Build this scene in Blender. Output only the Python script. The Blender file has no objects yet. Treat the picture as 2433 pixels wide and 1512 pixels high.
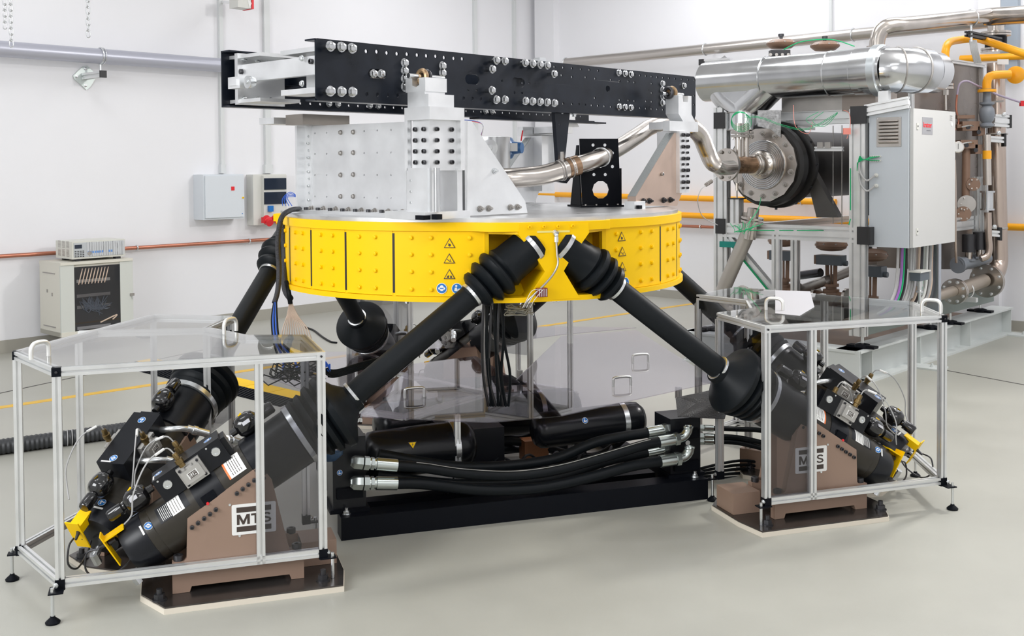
import bpy, bmesh, math, random
from mathutils import Vector as V, Matrix
random.seed(7)
PI = math.pi
scene = bpy.context.scene
COL = scene.collection

# ------------------------------------------------------------------ camera
EYE = V((0, 0, 2.1)); FPX = 2536.0; CX = 1216.5; CY = 464.0
PITCH = math.radians(1.5); ROLL = 0.0067
fwd = V((0, math.cos(PITCH), -math.sin(PITCH)))
dn0 = V((0, -math.sin(PITCH), -math.cos(PITCH))); rt0 = V((1, 0, 0))
rt = rt0 * math.cos(ROLL) + dn0 * math.sin(ROLL)
dn = -rt0 * math.sin(ROLL) + dn0 * math.cos(ROLL)
cd = bpy.data.cameras.new('camera'); cam = bpy.data.objects.new('camera', cd); COL.objects.link(cam)
cd.sensor_width = 36; cd.lens = FPX / 2433 * 36; cd.shift_y = -(756 - CY) / 2433; cd.clip_end = 100
mw = Matrix.Identity(4)
for i in range(3):
    mw[i][0] = rt[i]; mw[i][1] = -dn[i]; mw[i][2] = -fwd[i]; mw[i][3] = EYE[i]
cam.matrix_world = mw
scene.camera = cam

# ------------------------------------------------------------------ world, light, exposure
scene.view_settings.view_transform = 'Standard'; scene.view_settings.look = 'None'
scene.view_settings.gamma = 1; scene.view_settings.use_curve_mapping = False
scene.view_settings.exposure = -0.16
wd = bpy.data.worlds.new('world'); scene.world = wd; wd.use_nodes = True
wd.node_tree.nodes['Background'].inputs[0].default_value = (0.8, 0.87, 1, 1)
wd.node_tree.nodes['Background'].inputs[1].default_value = 0.6

# frames: C = centre of the shaker table. M follows the shaker base, R the room, K the burner rig
C0 = V((-0.20, 7.138, 0))
def axes(deg):
    t = math.radians(deg); a = V((math.sin(t), math.cos(t), 0)); return a
m1 = axes(72); m2 = V((-m1.y, m1.x, 0))
u1 = axes(43.2); n1 = V((u1.y, -u1.x, 0))
def M(a, b, z): return C0 + m1 * a + m2 * b + V((0, 0, z))
def R(u, n, z): return C0 + u1 * u + n1 * n + V((0, 0, z))
def K(u, n, z): return R(u + 4.749, n + 0.394, z)
def ray(px, py): return rt * ((px - CX) / FPX) + dn * ((py - CY) / FPX) + fwd
def onpl(px, py, p, n):
    r = ray(px, py); return EYE + r * ((p - EYE).dot(n) / r.dot(n))
def AT(px, py, y):
    r = ray(px, py); return EYE + r * (y / r.y)
def ONZ(px, py, z): return onpl(px, py, V((0, 0, z)), V((0, 0, 1)))
def PN(px, py, n): return onpl(px, py, R(0, n, 0), n1)
def PU(px, py, u): return onpl(px, py, R(u, 0, 0), u1)
def PM(px, py, b): return onpl(px, py, M(0, b, 0), m2)
def KN(px, py, n): return onpl(px, py, K(0, n, 0), n1)
def KU(px, py, u): return onpl(px, py, K(u, 0, 0), u1)
UP = V((0, 0, 1))

def area(name, loc, target, sx, sy, power, col=(1, 1, 1)):
    l = bpy.data.lights.new(name, 'AREA'); l.shape = 'RECTANGLE'; l.size = sx; l.size_y = sy
    l.energy = power; l.color = col
    o = bpy.data.objects.new(name, l); COL.objects.link(o); o.location = loc
    o.rotation_euler = (V(target) - V(loc)).to_track_quat('-Z', 'Y').to_euler()
    return o
for i, (u, n) in enumerate(((-5, 4.5), (-5, -1.5), (-0.5, 4.8), (-0.5, -1.0), (4.0, 4.8), (4.0, -1.0), (-0.5, -5.2), (5.5, -5.2), (7.3, 4.6), (7.6, 0.6), (7.6, -3.2))):
    area('unseen_ceiling_light', R(u, n, 5.9), R(u, n, 0), 2.6, 0.9, (58, 46, 52, 48, 62, 60, 42, 60, 100, 76, 76)[i], (0.98, 0.985, 1.0))  # unseen lights; the last three are added to brighten the right wall
area('ceiling_lamp', R(5.2, 2.9, 5.6), R(0.4, .5, 2.6), 0.6, 0.6, 260, (1, 0.97, 0.93))
area('added_side_light', R(-7.9, 0.2, 3.4), R(-.6, 0.2, 1.4), 4.0, 2.4, 380, (0.96, 0.98, 1))  # soft area light added to brighten camera-left faces; this wall has no window
area('added_side_light', R(-4.0, 7.7, 4.0), R(-.4, 0, 1.2), 3.5, 2.0, 110, (1, 0.98, 0.95))  # weaker soft light added from the side wall, which has no window

# ------------------------------------------------------------------ materials
MATS = {}
def mat(name, col, rough=0.5, metal=0.0, bump=0.0, bscale=60, var=0.0, vscale=3, coat=0.0, aniso=0.0, spec=0.5):
    if name in MATS: return MATS[name]
    m = bpy.data.materials.new(name); m.use_nodes = True; nt = m.node_tree; N = nt.nodes; L = nt.links
    p = N['Principled BSDF']
    p.inputs['Base Color'].default_value = (*col, 1); p.inputs['Roughness'].default_value = rough
    p.inputs['Metallic'].default_value = metal; p.inputs['Coat Weight'].default_value = coat
    p.inputs['Specular IOR Level'].default_value = spec
    if var > 0 or bump > 0:
        tc = N.new('ShaderNodeTexCoord')
    if var > 0:
        nz = N.new('ShaderNodeTexNoise'); nz.inputs['Scale'].default_value = vscale; nz.inputs['Detail'].default_value = 5
        L.new(tc.outputs['Object'], nz.inputs['Vector'])
        cr = N.new('ShaderNodeValToRGB')
        cr.color_ramp.elements[0].position = 0.3; cr.color_ramp.elements[1].position = 0.7
        cr.color_ramp.elements[0].color = (*[c * (1 - var) for c in col], 1)
        cr.color_ramp.elements[1].color = (*[min(1, c * (1 + var)) for c in col], 1)
        L.new(nz.outputs['Fac'], cr.inputs['Fac']); L.new(cr.outputs['Color'], p.inputs['Base Color'])
        mr = N.new('ShaderNodeMapRange'); mr.inputs['To Min'].default_value = max(0.03, rough - 0.08); mr.inputs['To Max'].default_value = rough + 0.1
        L.new(nz.outputs['Fac'], mr.inputs['Value']); L.new(mr.outputs['Result'], p.inputs['Roughness'])
    if bump > 0:
        nb = N.new('ShaderNodeTexNoise'); nb.inputs['Scale'].default_value = bscale; nb.inputs['Detail'].default_value = 3
        L.new(tc.outputs['Object'], nb.inputs['Vector'])
        b = N.new('ShaderNodeBump'); b.inputs['Strength'].default_value = bump; b.inputs['Distance'].default_value = 0.004
        L.new(nb.outputs['Fac'], b.inputs['Height']); L.new(b.outputs['Normal'], p.inputs['Normal'])
    MATS[name] = m; return m

def acrylic(name, tint):
    m = bpy.data.materials.new(name); m.use_nodes = True; nt = m.node_tree; N = nt.nodes; L = nt.links
    N.clear()
    out = N.new('ShaderNodeOutputMaterial'); tr = N.new('ShaderNodeBsdfTransparent'); gl = N.new('ShaderNodeBsdfGlossy')
    gl.inputs['Roughness'].default_value = 0.015; tr.inputs['Color'].default_value = (*tint, 1)
    lw = N.new('ShaderNodeLayerWeight'); lw.inputs['Blend'].default_value = 0.5
    pw = N.new('ShaderNodeMath'); pw.operation = 'POWER'; pw.inputs[1].default_value = 5
    mu = N.new('ShaderNodeMath'); mu.operation = 'MULTIPLY_ADD'; mu.inputs[1].default_value = 0.96; mu.inputs[2].default_value = 0.04
    mx = N.new('ShaderNodeMixShader')
    L.new(lw.outputs['Facing'], pw.inputs[0]); L.new(pw.outputs[0], mu.inputs[0]); L.new(mu.outputs[0], mx.inputs[0])
    L.new(tr.outputs[0], mx.inputs[1]); L.new(gl.outputs[0], mx.inputs[2]); L.new(mx.outputs[0], out.inputs['Surface'])
    MATS[name] = m; return m

ALU = mat('anodised_aluminium', (0.78, 0.79, 0.79), 0.34, 0.75, var=0.04, vscale=8)
ALUM = mat('milled_aluminium', (0.80, 0.81, 0.82), 0.36, 0.8, bump=0.05, bscale=30, var=0.08, vscale=5)
ALUT = mat('table_top_aluminium', (0.66, 0.67, 0.68), 0.3, 0.85, var=0.1, vscale=6)
STEEL = mat('stainless_steel', (0.54, 0.50, 0.46), 0.22, 1.0, var=0.14, vscale=5)
STEELB = mat('bright_sheet_metal', (0.60, 0.61, 0.62), 0.17, 1.0, var=0.12, vscale=2.5)
STEELD = mat('dull_steel', (0.42, 0.40, 0.38), 0.4, 0.9, var=0.15)
HEAT = mat('heat_tinted_steel', (0.34, 0.22, 0.14), 0.28, 1.0, var=0.3, vscale=14)
ZINC = mat('zinc_plated_bolt', (0.72, 0.74, 0.75), 0.25, 0.9)
BOLTD = mat('blackened_bolt', (0.06, 0.06, 0.065), 0.35, 0.7)
BLK = mat('black_paint', (0.005, 0.006, 0.009), 0.45, 0.0, spec=0.1)
CHAS = mat('chassis_black_coating', (0.006, 0.009, 0.016), 0.3, 0.0, bump=0.03, bscale=25, var=0.3, vscale=9, spec=0.3)
RUB = mat('black_rubber', (0.006, 0.008, 0.010), 0.42, spec=0.16)
RUBM = mat('strut_black_coating', (0.009, 0.011, 0.013), 0.48, bump=0.1, bscale=200, spec=0.16)
CYL = mat('olive_black_enamel', (0.030, 0.026, 0.020), 0.32, spec=0.35)
MANI = mat('manifold_black', (0.008, 0.009, 0.012), 0.32, spec=0.3)
YEL = mat('safety_yellow', (0.93, 0.57, 0.0), 0.45, spec=0.2)
YELP = mat('gas_yellow', (0.95, 0.42, 0.01), 0.35)
TAN = mat('tan_brown_enamel', (0.29, 0.195, 0.145), 0.42, bump=0.03, bscale=150)
BROWN = mat('valve_brown', (0.23, 0.14, 0.095), 0.4, var=0.1)
GRN = mat('green_wire', (0.0, 0.36, 0.13), 0.5)
RED = mat('signal_red', (0.75, 0.02, 0.03), 0.4)
BLUE = mat('sign_blue', (0.01, 0.16, 0.5), 0.4)
BLUEW = mat('blue_wire', (0.01, 0.1, 0.55), 0.45)
WHT = mat('white_print', (0.8, 0.8, 0.78), 0.5)
CREAM = mat('cream_grout', (0.72, 0.66, 0.56), 0.7)
DKPR = mat('dark_print', (0.05, 0.035, 0.028), 0.5)
LGREY = mat('light_grey_enamel', (0.66, 0.66, 0.62), 0.42)
CABG = mat('cabinet_grey', (0.52, 0.56, 0.60), 0.4)
CABW = mat('cabinet_front_grey', (0.56, 0.56, 0.55), 0.4)
BEIGE = mat('rack_beige', (0.68, 0.66, 0.58), 0.45)
SKID = mat('skid_light_grey', (0.62, 0.65, 0.64), 0.45)
GREYG = mat('grey_green_paint', (0.22, 0.26, 0.24), 0.5)
COPP = mat('copper_pipe', (0.50, 0.20, 0.13), 0.35, 0.7)
WPIPE = mat('grey_pipe', (0.46, 0.47, 0.54), 0.35, 0.3)
CONC = mat('conduit_grey', (0.66, 0.68, 0.68), 0.5)
WIREG = mat('grey_wire', (0.42, 0.42, 0.42), 0.5)
WIREP = mat('pale_wire', (0.62, 0.48, 0.38), 0.5)
WIREV = mat('purple_wire', (0.28, 0.12, 0.4), 0.5)
DKPLATE = mat('dark_steel_plate', (0.10, 0.09, 0.085), 0.22, 0.75, var=0.25, vscale=6)
BRASS = mat('brass_connector', (0.20, 0.14, 0.06), 0.32, 0.9)
PAPER = mat('paper', (0.50, 0.50, 0.53), 0.8, spec=0.1)
SMOKE = mat('smoked_window', (0.01, 0.02, 0.04), 0.15, coat=0.5)
ACR = acrylic('clear_acrylic', (0.985, 0.99, 0.99))
ACRS = acrylic('smoked_acrylic', (0.74, 0.74, 0.76))
ACRC = acrylic('violet_grey_acrylic', (0.86, 0.84, 0.88))

# ------------------------------------------------------------------ mesh helpers
ORG = {}
def perp(d):
    d = d.normalized(); a = UP if abs(d.z) < 0.9 else V((1, 0, 0))
    x = a.cross(d).normalized(); return x, d.cross(x)
class MB:
    def __init__(s, T=None): s.v = []; s.f = []; s.T = T or (lambda a, b, c: V((a, b, c)))
    def P(s, p): return s.T(*p) if not isinstance(p, V) else p
    def add(s, vs, fs):
        k = len(s.v); s.v += [v.copy() for v in vs]; s.f += [tuple(i + k for i in f) for f in fs]; return s
    def box(s, lo, hi):
        vs = [s.T(x, y, z) for x in (lo[0], hi[0]) for y in (lo[1], hi[1]) for z in (lo[2], hi[2])]
        return s.add(vs, [(0, 1, 3, 2), (4, 6, 7, 5), (0, 4, 5, 1), (2, 3, 7, 6), (0, 2, 6, 4), (1, 5, 7, 3)])
    def obox(s, c, a, b, d):
        c = s.P(c); vs = [c + a * i + b * j + d * k for i in (-1, 1) for j in (-1, 1) for k in (-1, 1)]
        return s.add(vs, [(0, 1, 3, 2), (4, 6, 7, 5), (0, 4, 5, 1), (2, 3, 7, 6), (0, 2, 6, 4), (1, 5, 7, 3)])
    def bar(s, p0, p1, w, h=None, side=None):
        p0 = s.P(p0); p1 = s.P(p1); h = h or w; d = p1 - p0; x, y = perp(d)
        if side is not None: x = (side - d * (side.dot(d) / d.dot(d))).normalized(); y = d.normalized().cross(x)
        return s.obox((p0 + p1) / 2, d / 2, x * w / 2, y * h / 2)
    def lathe(s, p0, d, prof, n=24, cap=True):
        p0 = s.P(p0); d = d.normalized(); x, y = perp(d); vs = []; fs = []
        for t, r in prof:
            for i in range(n):
                a = 2 * PI * i / n; vs.append(p0 + d * t + (x * math.cos(a) + y * math.sin(a)) * r)
        for k in range(len(prof) - 1):
            for i in range(n):
                j = (i + 1) % n; fs.append((k * n + i, k * n + j, (k + 1) * n + j, (k + 1) * n + i))
        if cap:
            fs.append(tuple(range(n))); fs.append(tuple((len(prof) - 1) * n + i for i in range(n)))
        return s.add(vs, fs)
    def cyl(s, p0, p1, r0, r1=None, n=20, cap=True):
        p0 = s.P(p0); p1 = s.P(p1); d = p1 - p0
        return s.lathe(p0, d, [(0, r0), (d.length, r0 if r1 is None else r1)], n, cap)
    def tube(s, pts, r, n=10, cap=True):
        pts = [s.P(p) for p in pts]; vs = []; fs = []; N_ = len(pts)
        rr = r if isinstance(r, (list, tuple)) else [r] * N_
        d = (pts[1] - pts[0]).normalized(); x, y = perp(d)
        for k, p in enumerate(pts):
            if 0 < k < N_ - 1: t = ((pts[k + 1] - p).normalized() + (p - pts[k - 1]).normalized())
            elif k == 0: t = pts[1] - p
            else: t = p - pts[k - 1]
            t.normalize(); x = (x - t * x.dot(t)).normalized(); y = t.cross(x)
            for i in range(n):
                a = 2 * PI * i / n; vs.append(p + (x * math.cos(a) + y * math.sin(a)) * rr[k])
        for k in range(N_ - 1):
            for i in range(n):
                j = (i + 1) % n; fs.append((k * n + i, k * n + j, (k + 1) * n + j, (k + 1) * n + i))
        if cap: fs.append(tuple(range(n))); fs.append(tuple((N_ - 1) * n + i for i in range(n)))
        return s.add(vs, fs)
    def prism(s, poly, o, ex, ey, ez, t):
        o = s.P(o); k = len(poly)
        vs = [o + ex * p[0] + ey * p[1] for p in poly] + [o + ex * p[0] + ey * p[1] + ez * t for p in poly]
        fs = [tuple(range(k)), tuple(range(2 * k - 1, k - 1, -1))] + [(i, (i + 1) % k, k + (i + 1) % k, k + i) for i in range(k)]
        return s.add(vs, fs)
    def slab(s, pts, off):
        """closed polygon of 3-D points thickened by the vector off"""
        pts = [s.P(p) for p in pts]; k = len(pts)
        vs = pts + [p + off for p in pts]
        fs = [tuple(range(k)), tuple(range(2 * k - 1, k - 1, -1))] + [(i, (i + 1) % k, k + (i + 1) % k, k + i) for i in range(k)]
        return s.add(vs, fs)
    def sph(s, c, r, n=16, sq=(1, 1, 1)):
        c = s.P(c); vs = []; fs = []; m = n // 2
        for j in range(1, m):
            b = PI * j / m
            for i in range(n):
                a = 2 * PI * i / n; vs.append(c + V((math.cos(a) * math.sin(b) * sq[0], math.sin(a) * math.sin(b) * sq[1], math.cos(b) * sq[2])) * r)
        k = len(vs); vs += [c + V((0, 0, r * sq[2])), c - V((0, 0, r * sq[2]))]
        for j in range(m - 2):
            for i in range(n):
                i2 = (i + 1) % n; fs.append((j * n + i, j * n + i2, (j + 1) * n + i2, (j + 1) * n + i))
        for i in range(n):
            fs.append((k, i, (i + 1) % n)); fs.append((k + 1, (m - 2) * n + (i + 1) % n, (m - 2) * n + i))
        return s.add(vs, fs)
    def ring(s, c, d, r, t, n=28, k=8):
        c = s.P(c); x, y = perp(d); d = d.normalized(); vs = []; fs = []
        for i in range(n):
            a = 2 * PI * i / n; e = x * math.cos(a) + y * math.sin(a)
            for j in range(k):
                b = 2 * PI * j / k; vs.append(c + e * (r + t * math.cos(b)) + d * t * math.sin(b))
        for i in range(n):
            for j in range(k):
                fs.append((i * k + j, ((i + 1) % n) * k + j, ((i + 1) % n) * k + (j + 1) % k, i * k + (j + 1) % k))
        return s.add(vs, fs)
    def prof(s, p0, p1, w=0.04, side=None, nslot=1):
        """extruded T-slot aluminium profile, w wide per slot, nslot slots across the side direction"""
        p0 = s.P(p0); p1 = s.P(p1); d = p1 - p0; x, y = perp(d)
        if side is not None: x = (side - d * (side.dot(d) / d.dot(d))).normalized(); y = d.normalized().cross(x)
        h = w / 2; g = w * 0.13; q = w * 0.34; W = h * nslot; pts = []
        cs = [-W + h + i * w for i in range(nslot)]
        pts.append((-W, -h))
        for c in cs: pts += [(c - g, -h), (c - g, -h + q), (c + g, -h + q), (c + g, -h)]
        pts += [(W, -h), (W, -g), (W - q, -g), (W - q, g), (W, g), (W, h)]
        for c in reversed(cs): pts += [(c + g, h), (c + g, h - q), (c - g, h - q), (c - g, h)]
        pts += [(-W, h), (-W, g), (-W + q, g), (-W + q, -g), (-W, -g)]
        return s.prism(pts, p0, x, y, d.normalized(), d.length)
    def build(s, name, m, parent=None, label=None, smooth=38, kind=None):
        if not s.v: return None
        lo = V([min(v[i] for v in s.v) for i in range(3)]); hi = V([max(v[i] for v in s.v) for i in range(3)])
        c = (lo + hi) / 2
        if parent is None: c.z = lo.z
        me = bpy.data.meshes.new(name)
        me.from_pydata([v - c for v in s.v], [], s.f); me.update()
        bm = bmesh.new(); bm.from_mesh(me); bmesh.ops.recalc_face_normals(bm, faces=bm.faces); bm.to_mesh(me); bm.free()
        return link(name, me, m, c, parent, label, smooth, kind)
def link(name, me, m, c, parent=None, label=None, smooth=38, kind=None, rot=None):
    if m is not None and not me.materials: me.materials.append(m)
    if smooth:
        me.shade_smooth(); me.set_sharp_from_angle(angle=math.radians(smooth))
    o = bpy.data.objects.new(name, me); COL.objects.link(o)
    ORG[o.name] = c.copy()
    if parent is not None:
        o.parent = parent; o.location = c - ORG[parent.name]
    else: o.location = c
    if rot is not None: o.rotation_mode = 'QUATERNION'; o.rotation_quaternion = rot
    if label: o['label'] = label
    if kind: o['kind'] = kind
    return o
def thing(name, label, cat, loc, group=None):
    o = bpy.data.objects.new(name, None); COL.objects.link(o); o.location = loc; ORG[o.name] = V(loc)
    o.empty_display_size = 0.1
    o['label'] = label; o['category'] = cat
    if group: o['group'] = group
    return o
def tag(o, label, cat, group=None, kind=None):
    o['label'] = label; o['category'] = cat
    if group: o['group'] = group
    if kind: o['kind'] = kind
    return o
def struct(o): o['kind'] = 'structure'; return o
CACHE = {}
def bolt_mesh(r, style, m):
    key = (round(r, 4), style, m.name)
    if key in CACHE: return CACHE[key]
    b = MB()
    if style == 'hex':
        b.lathe(V((0, 0, 0)), UP, [(0, r * 1.25), (r * 0.25, r * 1.25)], 14); b.lathe(V((0, 0, r * .25)), UP, [(0, r), (r * 0.75, r), (r * .85, r * .8)], 6)
    elif style == 'cap':
        b.lathe(V((0, 0, 0)), UP, [(0, r), (r * 1.1, r), (r * 1.2, r * .85), (r * 1.2, r * .5), (r * .6, r * .45)], 12)
    elif style == 'stud':
        b.lathe(V((0, 0, 0)), UP, [(0, r * 1.35), (r * 0.25, r * 1.35)], 14); b.lathe(V((0, 0, r * .25)), UP, [(0, r), (r * 0.9, r)], 6)
        b.lathe(V((0, 0, r)), UP, [(0, r * .55), (r * 1.1, r * .55)], 10)
    elif style == 'washer':
        b.lathe(V((0, 0, 0)), UP, [(0, r), (r * .3, r * .9), (r * .3, r * .45), (0.0001, r * .4)], 12)
    elif style == 'flat':
        b.lathe(V((0, 0, 0)), UP, [(0, r), (r * .12, r)], 14)
    me = bpy.data.meshes.new('bolt'); me.from_pydata(b.v, [], b.f); me.update(); me.materials.append(m)
    bm = bmesh.new(); bm.from_mesh(me); bmesh.ops.recalc_face_normals(bm, faces=bm.faces); bm.to_mesh(me); bm.free()
    me.shade_smooth(); me.set_sharp_from_angle(angle=math.radians(38))
    CACHE[key] = me; return me
def bolt(parent, p, d, r=0.012, style='hex', m=None, name='bolt'):
    return link(name, bolt_mesh(r, style, m or ZINC), None, V(p), parent, smooth=0, rot=d.to_track_quat('Z', 'Y'))
def holed(name, outline, holes, o, ex, ey, ez, t, m, parent, label=None):
    """flat plate cut with real holes; outline and holes (x, y, rx[, ry, corner]) in the ex, ey plane"""
    cu = bpy.data.curves.new(name, 'CURVE'); cu.dimensions = '2D'; cu.fill_mode = 'BOTH'; cu.extrude = t / 2
    def sp(pts):
        q = cu.splines.new('POLY'); q.points.add(len(pts) - 1); q.use_cyclic_u = True
        for i, p in enumerate(pts): q.points[i].co = (p[0], p[1], 0, 1)
    sp(outline)
    for h in holes:
        x, y, r = h[:3]; k = 10
        if len(h) > 3:
            w = h[3]; k = 16
            pts = [(x + (w if math.cos(2 * PI * (i + .5) / k) > 0 else -w) + r * math.cos(2 * PI * (i + .5) / k), y + r * math.sin(2 * PI * (i + .5) / k)) for i in range(k)]
        else: pts = [(x + r * math.cos(2 * PI * i / k), y + r * math.sin(2 * PI * i / k)) for i in range(k)]
        sp(pts)
    co = bpy.data.objects.new('tmp', cu); COL.objects.link(co)
    dg = bpy.context.evaluated_depsgraph_get(); me = bpy.data.meshes.new_from_object(co.evaluated_get(dg))
    bpy.data.objects.remove(co); bpy.data.curves.remove(cu)
    c = o + ex * outline[0][0] + ey * outline[0][1]
    for v in me.vertices: v.co = o + ex * v.co.x + ey * v.co.y + ez * (v.co.z + t / 2) - c
    me.name = name; me.materials.clear()
    bm = bmesh.new(); bm.from_mesh(me); bmesh.ops.remove_doubles(bm, verts=bm.verts, dist=1e-5); bmesh.ops.recalc_face_normals(bm, faces=bm.faces); bm.to_mesh(me); bm.free()
    return link(name, me, m, c, parent, label, 30)
def text(s, size, c, ex, ey, m, parent, name='lettering', bold=0.0, t=0.0008):
    cu = bpy.data.curves.new('txt', 'FONT'); cu.body = s; cu.size = size; cu.align_x = 'CENTER'; cu.align_y = 'CENTER'
    cu.extrude = t; cu.offset = bold; cu.resolution_u = 3
    co = bpy.data.objects.new('tmp', cu); COL.objects.link(co)
    dg = bpy.context.evaluated_depsgraph_get(); me = bpy.data.meshes.new_from_object(co.evaluated_get(dg))
    bpy.data.objects.remove(co); bpy.data.curves.remove(cu)
    ez = ex.cross(ey)
    for v in me.vertices: v.co = ex * v.co.x + ey * v.co.y + ez * v.co.z
    me.name = name; me.materials.clear()
    return link(name, me, m, V(c), parent, smooth=0)
def logo(h, c, ex, ey, m, parent, t=.0008, w=None):
    """the three letters M T S as bold strokes, h high, total width w"""
    w = w or h * 2.6; ez = ex.cross(ey); k = w / 2.6; b = MB(); s = .20
    def P(pts): b.prism([((x - 1.3) * k, (y - .5) * h) for x, y in pts], c, ex, ey, ez, t)
    P([(0, 0), (s, 0), (s, .62), (.42, .0), (.56, 0), (.78, .62), (.78, 0), (.98, 0), (.98, 1), (.74, 1), (.49, .34), (.24, 1), (0, 1)])
    P([(1.34, 0), (1.54, 0), (1.54, .80), (1.80, .80), (1.80, 1), (1.08, 1), (1.08, .80), (1.34, .80)])
    mid = [(2.52, .78), (2.40, .90), (2.22, .92), (2.03, .86), (1.98, .72), (2.06, .58), (2.28, .50), (2.48, .41), (2.54, .27), (2.46, .13), (2.26, .08), (2.04, .11), (1.94, .26)]
    L_ = []; R_ = []
    for i, (x, y) in enumerate(mid):
        x0, y0 = mid[max(0, i - 1)]; x1, y1 = mid[min(len(mid) - 1, i + 1)]; dx, dy = x1 - x0, y1 - y0; q = math.hypot(dx, dy)
        L_.append((x - dy / q * .09, y + dx / q * .085)); R_.append((x + dy / q * .09, y - dx / q * .085))
    for i in range(len(mid) - 1): P([L_[i], L_[i + 1], R_[i + 1], R_[i]])
    return b.build('lettering', m, parent, smooth=0, kind='stuff')
def children(o): return [c for c in bpy.data.objects if c.parent == o]
def copy_rot(root, deg, label, centre=C0, kids=None, yaw=0, pivot=None, shift=None):
    """a copy of a thing and its parts, turned about the table's vertical axis"""
    kids = kids or {}
    if not kids:
        for o in bpy.data.objects:
            if o.parent is not None: kids.setdefault(o.parent.name, []).append(o)
    q = Matrix.Rotation(math.radians(deg), 3, 'Z')
    def cp(o, par):
        c = o.copy(); COL.objects.link(c)
        if par is not None: c.parent = par
        for k in kids.get(o.name, []): cp(k, c)
        return c
    r = cp(root, None); loc = centre + q @ (root.location - centre)
    if pivot is not None: loc = pivot + Matrix.Rotation(math.radians(yaw), 3, 'Z') @ (loc - pivot)
    if shift is not None: loc = loc + shift
    r.location = loc; r.rotation_euler = (0, 0, math.radians(deg + yaw))
    r['label'] = label; ORG[r.name] = V(r.location); return r
def smoothpath(pts, n=6):
    """Catmull-Rom through pts"""
    P_ = [pts[0]] + list(pts) + [pts[-1]]; out = []
    for i in range(1, len(P_) - 2):
        a, b, c, d = P_[i - 1], P_[i], P_[i + 1], P_[i + 2]
        for k in range(n):
            t = k / n
            out.append(0.5 * ((2 * b) + (c - a) * t + (2 * a - 5 * b + 4 * c - d) * t * t + (3 * b - a - 3 * c + d) * t ** 3))
    out.append(pts[-1]); return out

# ------------------------------------------------------------------ the hall
UMIN, UMAX, NMIN, NMAX, CEIL = -8.2, 9.0, -7.6, 8.0, 6.2
WALL = mat('white_wall_paint', (0.815, 0.815, 0.84), 0.7, bump=0.03, bscale=6, var=0.012, vscale=1)
def floor_mat():
    m = mat('epoxy_floor', (0.40, 0.397, 0.352), 0.36, bump=0.12, bscale=260, var=0.07, vscale=1.2, spec=0.45)
    return m
struct(MB(R).box((UMIN, NMIN, -0.2), (UMAX, NMAX, 0)).build('floor', floor_mat()))
struct(MB(R).box((UMIN, NMIN, CEIL), (UMAX, NMAX, CEIL + .2)).build('ceiling', WALL))
struct(MB(R).box((UMIN, NMIN - .2, 0), (UMAX, NMIN, CEIL)).build('wall_left', WALL))
struct(MB(R).box((UMAX, NMIN, 0), (UMAX + .2, NMAX, CEIL)).build('wall_right', WALL))
struct(MB(R).box((UMIN - .2, NMIN, 0), (UMIN, NMAX, CEIL)).build('wall_near', WALL))
struct(MB(R).box((UMIN, NMAX, 0), (UMAX, NMAX + .2, CEIL)).build('wall_side', WALL))
BASEM = mat('baseboard_greige', (0.36, 0.345, 0.30), 0.5)
struct(MB(R).box((UMIN, NMIN, 0), (UMAX, NMIN + .012, 0.15)).build('baseboard_left', BASEM))
struct(MB(R).box((UMAX - .012, NMIN, 0), (UMAX, NMAX, 0.13)).build('baseboard_right', BASEM))
FYEL = mat('floor_marking_yellow', (0.72, 0.44, 0.05), 0.5, var=0.08, vscale=9)
JNT = mat('floor_joint', (0.08, 0.075, 0.07), 0.8)
b = MB(); p0 = ONZ(-60, 978, 0); p1 = ONZ(400, 909, 0); b.bar(p0 + (p0 - p1) * .2 + UP * .0015, p1 + (p1 - p0) * 6.5 + UP * .0015, 0.10, 0.003, side=(p1 - p0).cross(UP))
struct(b.build('floor_marking_line', FYEL))
b = MB(); p0 = ONZ(0, 935, 0); p1 = ONZ(290, 873, 0); b.bar(p0 + (p0 - p1) + UP * .001, p1 + (p1 - p0) * 1.2 + UP * .001, 0.02, 0.003, side=(p1 - p0).cross(UP))
p0 = ONZ(2245, 880, 0); p1 = ONZ(2433, 915, 0); b.bar(p0 + UP * .001, p1 + (p1 - p0) + UP * .001, 0.02, 0.003, side=(p1 - p0).cross(UP))
struct(b.build('floor_expansion_joint', JNT))
# shallow pilaster on the right wall
struct(MB(R).box((UMAX - .10, 0.05, 0), (UMAX, 0.32, CEIL)).build('trim_2', WALL))

# ================================================================== shaker table
def PH(phi, r, z):
    a = math.radians(phi); return M(r * math.sin(a), -r * math.cos(a), z)
ZB, ZT = 1.362, 1.80
table = thing('shaker_table', 'large round yellow steel shaker table with bolted rim panels and aluminium top', 'machine', M(0, 0, ZB))
def outline(r, nodew, nodeb, pw=15.0):
    pts = []
    for k in range(3):
        c = 120 * k
        for (x, y) in ((-nodew * 1.75, nodeb * .968), (-nodew, nodeb), (nodew, nodeb), (nodew * 1.75, nodeb * .968)):
            a = math.degrees(math.atan2(x, y)); pts.append((c + a, math.hypot(x, y)))
        ph = pw + 2
        while ph < 120 - pw - 1: pts.append((c + ph, r)); ph += 4
    return pts
def ringplate(r, nw, nb, z0, z1, name, m):
    pts = [PH(p, q, z0) for p, q in outline(r, nw, nb)]
    return MB().slab(pts, V((0, 0, z1 - z0))).build(name, m, table)
ringplate(1.318, 0.20, 1.385, 1.752, 1.80, 'top_rim', YEL)
ringplate(1.295, 0.19, 1.34, 1.80, 1.822, 'table_top', ALUT)
ringplate(1.325, 0.20, 1.36, ZB, ZB + .028, 'bottom_flange', YEL)
DKCORE = mat('gap_shade', (0.012, 0.01, 0.01), 0.6)  # near-black colour paints the shade inside the rim gaps
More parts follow.
